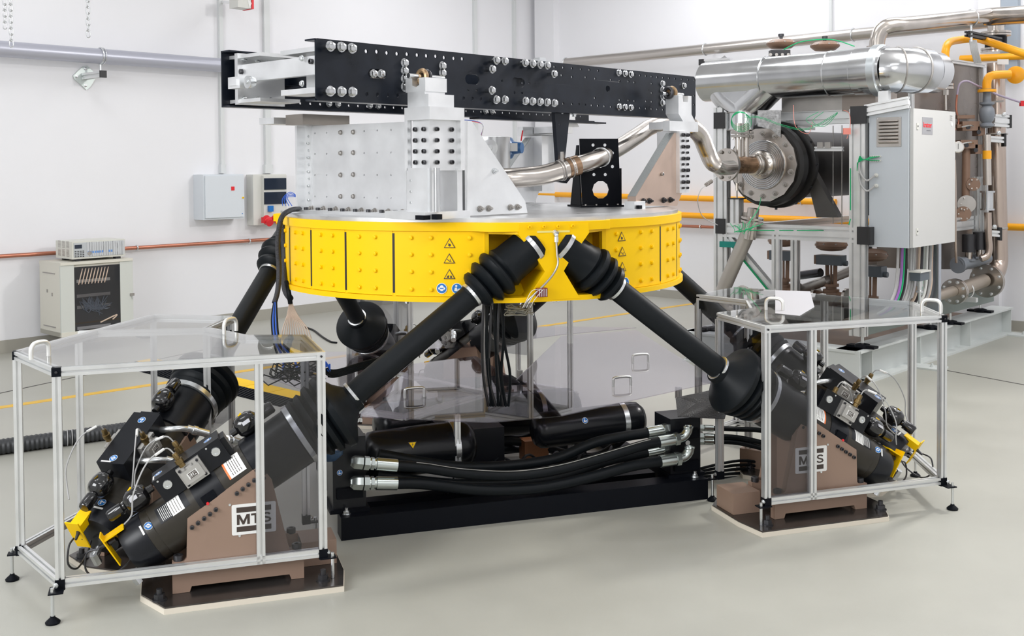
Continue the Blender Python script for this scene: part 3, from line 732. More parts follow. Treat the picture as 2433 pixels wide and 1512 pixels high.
# ================================================================== hydraulic power base under the table
hb = thing('hydraulic_base_frame', 'low black steel base frame with bolted feet under the table', 'frame', M(0, -.3, 0))
MB(M).box((-1.10, -.88, 0), (1.21, -.74, .128)).build('front_rail', BLK, hb)
MB(M).box((-1.0, .55, 0), (1.1, .68, .128)).build('rear_rail', BLK, hb)
for x in (-1.0, 1.08): MB(M).box((x - .05, -.74, .02), (x + .05, .55, .11)).build('cross_rail', BLK, hb)
MB(M).box((-.9, -.55, .04), (1.0, -.45, .10)).build('cross_rail', BLK, hb)
for x in (-1.06, 1.15): bolt(hb, M(x, -.82, .128), UP, .018, 'stud', ZINC)
def manifold(label, x0, x1, z1, extra):
    t = thing('hydraulic_manifold', label, 'manifold', M((x0 + x1) / 2, -.70, .128))
    MB(M).box((x0, -.78, .145), (x1, -.55, z1)).build('block', MANI, t)
    MB(M).box((x0 - .02, -.80, .128), (x1 + .02, -.52, .15)).build('foot_plate', BLK, t)
    for z in extra: MB(M).box((x0 + .02, -.80, z - .03), (x1 - .02, -.78, z + .03)).build('port_block', BLK, t)
    return t
mL = manifold('tall black manifold block at the left end of the base frame', -1.13, -.94, .56, (.24,))
mR = manifold('tall black manifold block at the right end of the base frame', 1.0, 1.21, .50, (.2, .4))
blue_sign(mL, M(-1.09, -.781, .36), m1, UP, -m2, .016, 1)
MB(M).lathe(M(-1.16, -.86, .46), UP, [(0, .04), (.03, .075), (.055, .08), (.07, .06)], 20).build('blue_cap', mat('dark_blue_plastic', (.03, .07, .14), .35), mL)
MB(M).lathe(M(-1.16, -.86, .51), UP, [(0, .06), (.03, .07), (.05, .05)], 20).build('white_cup', mat('pale_violet_plastic', (.5, .47, .52), .5), mL)
bolt(mR, M(1.12, -.781, .34), -m2, .016, 'flat', WHT)
# big black accumulator shells lying in the frame
def shell(label, p0, p1, r, warn=False, yel=False):
    t = thing('pressure_vessel', label, 'vessel', (p0 + p1) / 2 - UP * r); d = (p1 - p0); L_ = d.length
    MB().lathe(p0, d, [(0, r * .35), (r * .15, r * .75), (r * .45, r * .97), (r * .7, r), (L_ - r * .7, r), (L_ - r * .4, r * .96), (L_ - r * .1, r * .7), (L_, r * .3)], 32).build('shell', mat('gloss_black_vessel', (.006, .007, .009), .25, spec=.3), t)
    MB().lathe(p0 + d * .78, d, [(0, r * 1.01), (.001, r * 1.03), (.035, r * 1.03), (.036, r * 1.01)], 32).build('strap', ZINC, t)
    e = (-m2 * .8 + UP * .45).normalized(); o = p0 + d * .42 + e * (r + .002)
    if warn:
        ey = (UP - e * UP.dot(e)).normalized(); warning(t, o, -(ey.cross(-e)) if False else m1, -ey, e, .055, 3)
    if yel: blue_sign(t, o, m1, (UP - e * UP.dot(e)).normalized(), e, .02, 1)
    return t
shell('black pressure vessel with yellow electrical warning label behind the left hoses', M(-.92, -.42, .335), M(-.18, -.38, .36), .15, warn=True)
shell('black pressure vessel with small blue sticker behind the right hose fittings', M(.20, -.40, .40), M(.98, -.42, .43), .115, yel=True)
shell('dark pressure vessel deep under the covers near the back of the frame', M(-.7, .25, .36), M(.8, .3, .36), .15)
t = thing('slotted_panel', 'black slotted sheet panel on the base behind the cover, left of centre', 'panel', M(.0, .55, .55))
MB(M).box((-.30, .35, .545), (.42, .70, .55)).build('panel_sheet', BLK, t)
for i in range(6): MB(M).box((-.25 + .11 * i, .38, .551), (-.18 + .11 * i, .42, .556)).build('slot_lip', MANI, t)
t = thing('slotted_panel', 'black woven-slot sheet panel beside the right strut boot', 'panel', AT(1640, 970, 6.7))
p = [AT(1605, 945, 6.75), AT(1700, 925, 6.9), AT(1735, 945, 6.75), AT(1722, 995, 6.6), AT(1610, 990, 6.55)]
MB().slab(p, -UP * .004).build('panel_sheet', mat('black_perforated', (.02, .02, .022), .4, bump=1.0, bscale=120), t)
# hoses
def hose(label, pts, r, n0=True, n1=True, stripe=None, grp='large black hydraulic hoses along the base frame'):
    t = thing('hydraulic_hose', label, 'hose', pts[0], grp)
    sp = smoothpath(pts, 8)
    MB().tube(sp, r, 14).build('hose_tube', RUB, t)
    if stripe:
        MB().tube([p + stripe * r * .96 for p in sp[6:-6]], r * .10, 6).build('printed_stripe', mat('grey_print', (.3, .3, .28), .5), t)
    def fit(p, d, nm):
        b = MB(); b.lathe(p, d, [(-.02, r * 1.18), (.10, r * 1.18), (.102, r * .95), (.115, r * .95)], 16)
        b.lathe(p + d * .115, d, [(0, r * 1.2), (.018, r * 1.2)], 6); b.lathe(p + d * .135, d, [(0, r * 1.05), (.008, r * 1.05)], 16)
        b.lathe(p + d * .143, d, [(0, r * 1.3), (.03, r * 1.3)], 6)
        b.lathe(p + d * .18, d, [(0, r * 1.25), (.05, r * 1.2), (.07, r * .7)], 6)
        b.build(nm, mat('zinc_hose_fitting', (.55, .60, .58), .22, .9), t)
    if n0: fit(pts[0], (pts[0] - pts[1]).normalized(), 'straight_fitting')
    if n1:
        p = pts[-1]; d = (pts[-1] - pts[-2]).normalized()
        b = MB(); b.lathe(p, d, [(-.02, r * 1.18), (.08, r * 1.18), (.082, r), (.09, r)], 16); b.lathe(p + d * .09, d, [(0, r * 1.3), (.028, r * 1.3)], 6)
        e = smoothpath([p + d * .12, p + d * .155 + UP * .008, p + d * .18 + UP * .035, p + d * .185 + UP * .06], 4)
        b.tube(e, r * .95, 14); b.ring(e[-1], UP, r * .8, .008)
        b.build('elbow_fitting', mat('zinc_hose_fitting', (.55, .60, .58), .22, .9), t)
    return t
Hm = lambda px, py, b_=-.86: PM(px, py, b_)
hose('upper front hydraulic hose with printed stripe rising to the top right fitting', [Hm(935, 1106), Hm(1010, 1112), Hm(1100, 1125), Hm(1220, 1130), Hm(1330, 1115), Hm(1450, 1082), Hm(1530, 1058), Hm(1572, 1050)], .031, stripe=(UP - m2 * .4).normalized())
hose('lower front hydraulic hose running straight to the bottom right fitting', [Hm(935, 1149), Hm(1010, 1150), Hm(1150, 1165), Hm(1280, 1160), Hm(1400, 1135), Hm(1500, 1108), Hm(1575, 1096)], .033)
hose('rear upper hydraulic hose behind the printed one, ending in a plated coupling', [PM(900, 1080, -.6), PM(1100, 1110, -.62), PM(1300, 1095, -.66), PM(1420, 1050, -.70), PM(1545, 1028, -.72)], .032, n0=False)
hose('rear lower hydraulic hose hidden mostly behind the lower front hose', [PM(900, 1130, -.6), PM(1100, 1150, -.62), PM(1300, 1140, -.66), PM(1450, 1095, -.70), PM(1545, 1075, -.72)], .028, n0=False)
for i, (y0, y1, lab) in enumerate(((1018, 1025, 'topmost black hose leaving the right manifold towards the right guard'), (1038, 1055, 'second black hose leaving the right manifold towards the right guard'), (1050, 1068, 'third black hose leaving the right manifold towards the right guard'))):
    t = thing('hydraulic_hose', lab, 'hose', PM(1660, y0, -.6), 'hoses from the right manifold into the right guard')
    p = [PM(1690, y0, -.62), PM(1750, y0 + 2, -.62), PM(1820, y1, -.7), PM(1900, y1 + 25, -.8)]
    MB().tube(smoothpath(p, 6), .017, 12).build('hose_tube', RUB, t)
    b = MB(); d = (p[0] - p[1]).normalized(); b.lathe(p[0], d, [(-.01, .021), (.055, .021), (.056, .017), (.065, .017)], 14); b.lathe(p[0] + d * .065, d, [(0, .024), (.03, .024)], 6); b.lathe(p[0] + d * .1, d, [(0, .02), (.04, .018)], 12)
    b.build('straight_fitting', mat('zinc_hose_fitting', (.55, .60, .58), .22, .9), t)
for i in range(5):
    p = [PM(1640, 1120 + 6 * i, -.55), PM(1760, 1095 + 10 * i, -.5), PM(1850, 1110 + 8 * i, -.5), PM(1960, 1125 + 8 * i, -.7)]
    tag(MB().tube(smoothpath(p, 6), .010, 8).build('black_cable', RUB), 'thin black cable low between base frame and right guard, %s of five from the top' % ('first', 'second', 'third', 'fourth', 'fifth')[i], 'cable', 'low cables right of the base frame')
for i in range(6):
    p = [M(-.4 + .2 * i, -.55, .10), M(-.2 + .2 * i, -.3, .22), M(.1 + .15 * i, -.2, .12), M(.6 + .1 * i, -.35, .2)]
    tag(MB().tube(smoothpath(p, 6), .009, 8).build('black_cable', RUB), 'black cable curled inside the base frame behind the hoses', 'cable', 'cables curled inside the base frame')
for i, (x0, y0, x1, y1) in enumerate(((-.8, -.15, .9, .1), (-.6, .2, 1.0, -.2), (-.85, .35, .7, .4))):
    p = [M(x0, y0, .30), M(x0 + .5, y0 - .1, .16), M((x0 + x1) / 2, (y0 + y1) / 2, .20 + .04 * i), M(x1 - .3, y1, .14), M(x1, y1, .30)]
    tag(MB().tube(smoothpath(p, 8), .028, 12).build('hydraulic_hose', RUB), ('nearest', 'middle', 'farthest')[i] + ' sagging black hose deep inside the base frame under the covers', 'hose')
tag(MB(M).box((-.35, -.30, .145), (.05, .05, .42)).build('valve_bank', MANI), 'black valve bank deep in the base frame behind the left vessel', 'valve')
tag(MB(M).box((.25, -.12, .12), (.42, .0, .26)).build('orange_marked_block', mat('copper_brown_block', (.28, .12, .05), .5)), 'brown block glimpsed in the base frame above the rear hoses', 'block')
# bundle of black cables falling from the table centre
bp = onpl(1165, 735, M(0, -.25, 0), V((0, 1, 0)))
for i in range(9):
    x = (i - 4)
    top = onpl(1150 + 6 * i, 728, M(0, -.9, 0), V((0, 1, 0))); a = onpl(1146 + 6.5 * i + 5 * math.sin(i * 2), 800, M(0, -.9, 0), V((0, 1, 0))); c = onpl(1148 + 7 * i + 9 * math.sin(i * 1.7), 890, M(0, -.8, 0), V((0, 1, 0))); d = onpl(1160 + 6 * i, 965, M(0, -.7, 0), V((0, 1, 0)))
    tag(MB().tube(smoothpath([top + UP * .05, a, c, d], 6), .0085, 8).build('hanging_cable', RUB if i % 3 else BOLTD), 'black cable in the bundle beneath the table centre, %s of nine from the left' % ('first', 'second', 'third', 'fourth', 'fifth', 'sixth', 'seventh', 'eighth', 'ninth')[i], 'cable', 'black cable bundle beneath the table centre')
b = MB(); random.seed(3)
o = PM(1235, 735, -1.0)
for i in range(16):
    p = [o + m1 * random.uniform(-.09, .09) + UP * random.uniform(-.04, .03) + m2 * random.uniform(-.05, .05) for _ in range(4)]; b.tube(smoothpath(p, 5), .003, 5)
tag(b.build('wire_tangle', mat('mixed_wire', (.4, .4, .36), .5)), 'tangle of small wires and tags hanging below the table node', 'wires', kind='stuff')

# ================================================================== cable looms at the left edge of the table
pts = [AT(712, 497, 6.75), AT(690, 500, 6.6), AT(668, 520, 6.5), AT(660, 580, 6.5), AT(663, 640, 6.5), AT(660, 690, 6.45), AT(652, 720, 6.4)]
loom = thing('cable_loom', 'black braided cable loom draped over the left edge of the yellow table', 'cable', pts[0])
MB().tube(smoothpath(pts, 6), .016, 12).build('braided_sleeve', mat('braided_sleeve', (.02, .02, .025), .5, bump=1, bscale=150), loom)
MB().tube(smoothpath([AT(672, 530, 6.7), AT(676, 600, 6.7), AT(676, 680, 6.6), AT(690, 710, 6.5)], 6), .02, 12).build('braided_sleeve', mat('braided_sleeve', (.02, .02, .025), .5), loom)
for i in range(5):
    p = [AT(652 + i, 715, 6.4), AT(646 + 3 * i, 760, 6.35), AT(650 + 4 * i, 810, 6.3), AT(660 + 12 * i, 850, 6.3), AT(655 + 18 * i, 885, 6.25)]
    MB().tube(smoothpath(p, 6), .007, 8).build('loom_lead', BLUEW if i in (1, 3) else RUB, loom)
wl = thing('wire_loom', 'fan of pale brown wires spreading below the left edge of the table', 'wires', AT(688, 720, 6.5))
MB().tube(smoothpath([AT(680, 670, 6.55), AT(686, 695, 6.5), AT(690, 722, 6.5)], 5), .015, 10).build('wrapped_sleeve', RUB, wl)
for i in range(12):
    x1 = 668 + i * 6.5
    p = [AT(688 + i * .4, 718, 6.5), AT(690 + (x1 - 690) * .35, 750, 6.5), AT(690 + (x1 - 690) * .8, 780, 6.45), AT(x1, 805, 6.45)]
    MB().tube(smoothpath(p, 4), .0035, 6).build('pale_lead', WIREP, wl)
b = MB(); random.seed(11)
for i in range(16):
    c = AT(700 + random.uniform(-35, 50), 880 + random.uniform(-25, 25), 6.0 + random.uniform(-.1, .1)); r0 = random.uniform(.05, .11)
    b.tube([c + V((math.cos(a * .7) * r0, math.sin(a * .7) * r0 * .8, math.sin(a * 1.9) * .02 + random.uniform(-.004, .004))) for a in range(10)], .004, 6)
tag(b.build('coiled_cables', RUB), 'black cables coiled on the left cover beside the front guard', 'cables', kind='stuff')
b = MB()
for i in range(6):
    b.tube(smoothpath([AT(765 + 3 * i, 875 + 4 * i, 6.05), AT(800, 880 + 3 * i, 6.1), AT(860, 862 + 3 * i, 6.2), AT(905, 850 + 2 * i, 6.3)], 5), .006, 6)
tag(b.build('cable_strand', RUB), 'black cables running right across the left cover under the strut', 'cables', kind='stuff')
b = MB()
for i in range(5): b.tube(smoothpath([AT(764 + 2 * i, 866 + 2 * i, 6.04), AT(774, 872 - 3 * i, 6.05), AT(784, 866 + 4 * i, 6.06), AT(778, 880, 6.06)], 4), .004, 6)
tag(b.build('blue_cable_ties', BLUEW), 'knot of blue cable ends beside the left guard corner', 'cables', kind='stuff')
tag(MB().tube(smoothpath([ONZ(725, 778, .01), ONZ(745, 785, .01), ONZ(765, 800, .01), ONZ(785, 812, .01), ONZ(800, 815, .01)], 5), .012, 8).build('floor_cable', RUB), 'black cable lying on the floor left of the table', 'cable')
b = MB()
p = AT(672, 490, 6.9)
for i in range(4): b.tube(smoothpath([p + V((.02 * i, 0, 0)), p + V((.01 * i, 0, .05)), p + V((.05, 0, .09 - .01 * i)), p + V((.10, 0, .05)), p + V((.11, 0, -.02))], 5), .0025, 6)
tag(b.build('blue_sensor_wires', BLUEW), 'thin blue sensor wires looped on the left table edge', 'wires', kind='stuff')

# ================================================================== test chassis on the table
ch = thing('truck_chassis_frame', 'black truck chassis ladder frame of two drilled C rails above the table', 'chassis', R(0, 0, 2.455))
ZR0, ZR1 = 2.457, 2.782
NF, NR = .45, -.42
def fp(pix, n): # pixel on the web -> (u, z)
    p = PN(*pix, n) - R(0, 0, 0); return p.dot(u1), p.z
u0F, u1F = -1.688, 1.862
outl = [(u0F, ZR0 + .012), (u0F, ZR1 - .012), (u0F + .01, ZR1), (u1F - .02, ZR1), (u1F, ZR1 - .02), (u1F, ZR0 + .03), (u1F - .02, ZR0 - .01), (u1F - .05, ZR0 - .015), (u1F - .07, ZR0), (u0F + .01, ZR0)]
row_t = [(843, 120), (868, 122), (893, 123)] + [(917, 126), (941, 128), (965, 129), (989, 131), (1011, 133), (1033, 134), (1053, 137), (1076, 139), (1096, 140)]
row_b = [(844, 222), (869, 224), (894, 225), (918, 226), (942, 227)]
holes = [(*fp(p, NF), .0115) for p in row_t + row_b + [(1099, 234), (1120, 235), (1140, 236)]]
def row(x0, y0, x1, y1, n): return [(x0 + (x1 - x0) * i / (n - 1), y0 + (y1 - y0) * i / (n - 1)) for i in range(n)]
small = row(1315, 159, 1419, 168, 6) + [(1315, 178), (1332, 179), (1357, 183), (1389, 184), (1412, 187), (1449, 190)] + row(1505, 178, 1573, 185, 6) + row(1587, 186, 1648, 191, 5) + row(1315, 245, 1357, 248, 3) + row(1373, 248, 1449, 254, 6) + row(1505, 256, 1573, 261, 6) + [(1470, 193), (1491, 194), (1505, 196), (1546, 199), (1546, 221), (1411, 233), (1470, 238), (1491, 239), (1505, 240), (1533, 241), (1546, 242), (1190, 192), (1255, 198), (1110, 215), (1130, 215), (1220, 220), (1238, 221), (1647, 228), (1647, 249)]
holes += [(*fp(p, NF), .009) for p in small]
ob = [(1120, 189), (1229, 196)]
holes += [(*fp((894, 176), NF), .026, .038)] + [(*fp(p, NF), .03, .03) for p in ob] + [(*fp((1442, 211), NF), .022, .002)]
w = holed('side_rail', outl, holes, R(0, NF, 0), u1, UP, n1, .009, CHAS, ch)
def flangestrip(n0, sgn, z, ua, ub, name='rail_flange'):
    MB(R).box((ua, min(n0, n0 + sgn * .085), z - .0045), (ub, max(n0, n0 + sgn * .085), z + .0045)).build(name, CHAS, ch)
flangestrip(NF, -1, ZR1 - .0045, u0F, u1F - .03); flangestrip(NF, -1, ZR0 + .0045, u0F, u1F - .10)
holesR = [(u0F + .15 + .075 * i, ZR0 + .045, .0085) for i in range(42)] + [(u0F + .3 + .08 * i, ZR1 - .05, .008) for i in range(36)]
outr = [(u0F - .02, ZR0), (u0F - .02, ZR1), (1.62, ZR1), (1.64, ZR1 - .02), (1.64, ZR0)]
holed('side_rail', outr, holesR, R(0, NR, 0), u1, UP, n1, .009, CHAS, ch)
flangestrip(NR, 1, ZR1 - .0045, u0F - .02, 1.62); flangestrip(NR, 1, ZR0 + .0045, u0F - .02, 1.62)
MB(R).box((.3, NR + .0, ZR0 - .012), (1.75, NR + .10, ZR0)).build('rail_stiffener', CHAS, ch)
# bolts through the front web
def wb(pixs, r=.0205, st='hex', m=STEELB, L_=.0, long=False):
    for p in pixs:
        u_, z_ = fp(p, NF); o = R(u_, NF + .009, z_)
        if long:
            s_ = MB().cyl(o, o + n1 * .06, .0125, n=12).build('stud', m, ch)
            bolt(ch, o + n1 * .045, n1, r, st, m)
        else: bolt(ch, o, n1, r, st, m)
wb([(769, 112), (795, 114), (820, 117), (769, 218), (795, 219), (821, 220)], .0225, long=True)
wb([(957, 150), (957, 169), (957, 188), (957, 207), (1047, 157), (1047, 174)], .021)
wb([(1163, 145), (1183, 147), (1153, 166), (1152, 216), (1163, 238), (1183, 238)], .021, long=True)
wb([(1231, 151), (1249, 153), (1267, 155), (1284, 157), (1300, 177), (1232, 241), (1249, 242), (1267, 243), (1284, 244), (1301, 246)], .021, long=True)
wb([(1466, 173), (1481, 175), (1495, 177), (1467, 254), (1481, 255), (1495, 256), (1570, 199), (1570, 214), (1570, 230), (1570, 245), (1621, 204)], .0195)
wb([(884, 176), (902, 176)], .020)
# bolts seen through below on the rear web, and end brackets of milled aluminium
for i, uu in enumerate((-.95, -.88, -.62, -.55, -.1, -.03, .45, .52)): bolt(ch, R(uu, NR + .009, ZR0 + .05), n1, .017, 'hex', ZINC)
b = MB(R); b.box((u0F + .03, .10, 2.50), (u0F + .24, .43, 2.53)); b.box((u0F + .03, .10, 2.72), (u0F + .24, .43, 2.745)); b.box((u0F + .20, .10, 2.50), (u0F + .24, .435, 2.745)); b.build('end_bracket', ALUM, ch)
b = MB(R); b.box((u0F + .02, -.34, 2.47), (u0F + .34, -.31, 2.765)); b.box((u0F + .03, -.41, 2.48), (u0F + .30, -.10, 2.50)); b.box((u0F + .03, -.41, 2.735), (u0F + .30, -.10, 2.755)); b.build('end_bracket', ALUM, ch)
MB(R).box((u0F + .05, -.36, 2.60), (u0F + .09, .43, 2.70)).build('cross_member', ALUM, ch)
b = MB(R); b.box((u0F - .05, -.30, 2.555), (u0F + .0, -.18, 2.62)); b.box((u0F - .06, -.28, 2.57), (u0F - .05, -.2, 2.605)); b.build('load_cell', ALUM, ch)
MB().lathe(R(u0F - .02, -.12, 2.585), -u1, [(-.02, .03), (0, .036), (.02, .036), (.022, .012), (.03, .012)], 20).build('pin_joint', ZINC, ch)
for n_, z_ in ((-.31, 2.66), (.36, 2.67)): bolt(ch, R(u0F + .05, n_, z_), -u1, .015, 'cap', BOLTD)
for i in range(3):
    bolt(ch, R(u0F + .06 + .09 * i, -.309, 2.735), n1, .016, 'hex', ZINC)
    bolt(ch, R(u0F + .06 + .09 * i, -.309, 2.50), n1, .016, 'hex', ZINC)
for z_ in (2.69, 2.555): bolt(ch, R(u0F + .03, .30, z_), -u1, .014, 'hex', ZINC)
for uu in (-1.3, -.2, .9): MB(R).box((uu, NR + .01, 2.60), (uu + .07, NF - .01, 2.70)).build('cross_member', CHAS, ch)
# hanger bracket under the front rail
u_, _ = fp((1340, 262), NF)
hg = MB(R); pp = [(u_ - .06, ZR0 + .02), (u_ + .10, ZR0 + .02), (u_ + .04, 2.13), (u_ + .10, 2.10), (u_ + .11, 2.03), (u_ + .06, 1.99), (u_ - .02, 2.0), (u_ - .02, 2.08)]
hg.slab([R(a_, NF - .03, z_) for a_, z_ in pp], -n1 * .03); hg.build('hanger_bracket', CHAS, ch)
for a_ in (.02, .16): bolt(ch, R(u_ + a_, NF - .05, ZR0), -UP, .018, 'hex', ZINC)
# small box on top of the chassis
t = thing('sensor_box', 'small zinc sensor box standing on top of the front chassis rail', 'box', R(.55, .40, ZR1))
MB(R).box((.16, .33, ZR1), (.22, .38, ZR1 + .035)).build('box_body', ZINC, t); MB(R).box((.12, .33, ZR1), (.16, .36, ZR1 + .02)).build('tongue', ALU, t)

# ================================================================== fixture towers on the table
def tower_left(label, s):
    T = lambda u, n, z: R(u, s * n, z)
    NS = n1 * s
    t = thing('fixture_tower', label, 'fixture', T(-1.05, .62, 1.822))
    MB(T).box((-1.24, .47, 1.822), (-.90, .80, 1.862)).build('foot_plate', ALUM, t)
    for (x, y) in ((-1.235, .76),): MB(T).box((x - .02, y - .02, 1.822), (x + .03, y + .045, 1.846)).build('clamp_stub', BLK, t)
    b = MB(T); b.box((-1.19, .60, 1.862), (-1.16, .77, 2.10)); b.box((-.97, .60, 1.862), (-.93, .77, 2.10)); b.build('lower_leg', ALUM, t)
    b = MB(T); b.box((-1.14, .70, 1.862), (-1.08, .74, 2.10)); b.build('lower_web', ALUM, t)
    MB(T).cyl((-1.15, .80, 1.862), (-1.15, .80, 2.10), .018).build('guide_column', STEELB, t)
    b = MB(T); b.box((-1.16, .62, 2.085), (-.93, .755, 2.36)); b.build('bolted_block', ALUM, t)
    b = MB(T); b.box((-1.19, .585, 2.36), (-.93, .79, 2.43)); b.box((-1.19, .585, 2.085), (-1.16, .61, 2.36)); b.box((-.96, .745, 2.085), (-.93, .79, 2.36)); b.build('block_frame', ALUM, t)
    b = MB(T); b.box((-1.17, .59, 2.43), (-.98, .76, 2.50)); b.box((-1.17, .59, 2.50), (-1.02, .73, 2.515)); b.build('riser_block', ALUM, t)
    b = MB(T); b.slab([T(-1.17, y, z) for y, z in ((.575, 2.515), (.735, 2.515), (.735, 2.59), (.685, 2.59), (.685, 2.55), (.66, 2.54), (.63, 2.55), (.63, 2.59), (.575, 2.59))], u1 * .16); b.build('pin_fork', ALUM, t)
    MB(T).cyl((-1.22, .655, 2.60), (-.96, .655, 2.60), .014).build('pin', STEELB, t)
    MB(T).ring((-1.12, .655, 2.60), u1, .034, .014).build('bearing_ring', mat('bronze_bearing', (.33, .22, .12), .35, .6), t)
    MB(T).ring((-1.09, .655, 2.60), u1, .032, .013).build('bearing_ring', BOLTD, t)
    for z in (2.13, 2.19, 2.25, 2.31):
        for y in (.645, .715): bolt(t, T(-1.16, y, z), -u1, .0125, 'cap', BOLTD)
        for x in (-1.11, -1.0): bolt(t, T(x, .755, z), NS, .0125, 'cap', BOLTD)
    for z in (1.91, 1.97, 2.03): bolt(t, T(-1.19, .63, z), -u1, .008, 'washer', ZINC)
    # gusset plate towards the right
    g = MB(T); gp = [(-.90, 1.83), (-.89, 2.36), (-.86, 2.36), (-.42, 1.90), (-.40, 1.83)]
    g.slab([T(a_, .775, z_) for a_, z_ in gp], -NS * .025); g.build('gusset_plate', ALUM, t)
    g = MB(T); g.slab([T(-.91, .77, 1.83), T(-.91, .77, 2.36), T(-.91, .5, 2.36), T(-.91, .5, 1.83)], u1 * .02); g.build('gusset_plate', ALUM, t)
    g = MB(T); g.slab([T(a_, .62, z_) for a_, z_ in ((-.90, 1.83), (-.90, 2.0), (-.70, 1.83))], -NS * .02); g.build('gusset_plate', ALUM, t)
    for a_ in (-.80, -.73, -.55, -.49): bolt(t, T(a_, .777, 1.866), NS, .014, 'stud', STEELD)
    bolt(t, T(-.68, .777, 2.08), NS, .013, 'stud', ZINC)
    MB(T).box((-1.19, .79, 1.822), (-1.15, .84, 1.85)).build('clamp_stub', BLK, t)
    return t
tower_left('tall milled aluminium fixture tower in front of the chassis with pin fork', 1)
# drilled side plate
sp_ = thing('drilled_side_plate', 'large drilled aluminium side plate standing on the left table edge', 'plate', PU(860, 500, -.97))
def uq(px, py, u=-.97): q = PU(px, py, u) - R(0, 0, 0); return q.dot(n1), q.z
nL, nR_ = uq(735, 400)[0], uq(972, 400)[0]
zt0, zt1 = uq(735, 300)[1], uq(965, 290)[1]
ol = [(nL, 1.83), (nR_, 1.83), (nR_, zt1), (nL, zt0)]
hp = []
for (ya, yb) in ((317, 309), (366, 363), (416, 416), (467, 471)):
    for x, fx in ((755, 0), (783, .15), (872, .65), (903, .82), (936, 1)): hp.append((*uq(x, ya + (yb - ya) * fx), .006))
for i in range(8): hp.append((*uq(762 + 30 * i + i * i * .3, 497 + 1.3 * i), .005))
holed('drilled_plate', ol, hp, R(-.97, 0, 0), n1, UP, -u1, .022, ALUM, sp_)
for (ya, yb) in ((315, 314), (364, 363), (416, 415), (467, 467)):
    for x, y in ((810, ya), (840, yb)): a_, z_ = uq(x, y, -.992); bolt(sp_, R(-.992, a_, z_), -u1, .0125, 'hex', STEELD)
for i in range(8):
    a_, z_ = uq(741 + 28 * i + i * i * .4, 495 + 1.4 * i, -.992); bolt(sp_, R(-.992, a_, z_), -u1, .0145, 'stud', STEELD)
MB(R).box((-1.10, nL, 1.822), (-.95, nR_ + .02, 1.84)).build('base_flange', ALUM, sp_)
for i in range(8): bolt(sp_, R(-1.05, nL + .07 + (nR_ - nL - .1) * i / 7, 1.84), UP, .014, 'cap', BOLTD)
b = MB(R); b.box((-1.0, nL - .02, 1.83), (-.98, nL + .06, zt0)); b.box((-1.06, nL - .025, 1.83), (-.98, nL - .005, zt0)); b.build('corner_angle', ALUM, sp_)
for i in range(10):
    bolt(sp_, R(-1.001, nL + .035, 1.90 + .045 * i), -u1, .009, 'washer' if i % 2 else 'cap', ZINC)
    if i < 8: bolt(sp_, R(-1.03, nL - .026, 1.93 + .05 * i), -n1, .010, 'cap', BOLTD)
b = MB(R); b.box((-1.16, nL + .02, zt0 + .0), (-.80, nL + .20, zt0 + .065)); b.build('steel_pad', mat('brown_grey_steel', (.33, .30, .27), .35, .8), sp_)
b = MB(R); b.box((-1.22, nL - .18, zt0 + .01), (-1.0, nL - .02, zt0 + .05)); b.build('side_block', ALUM, sp_)
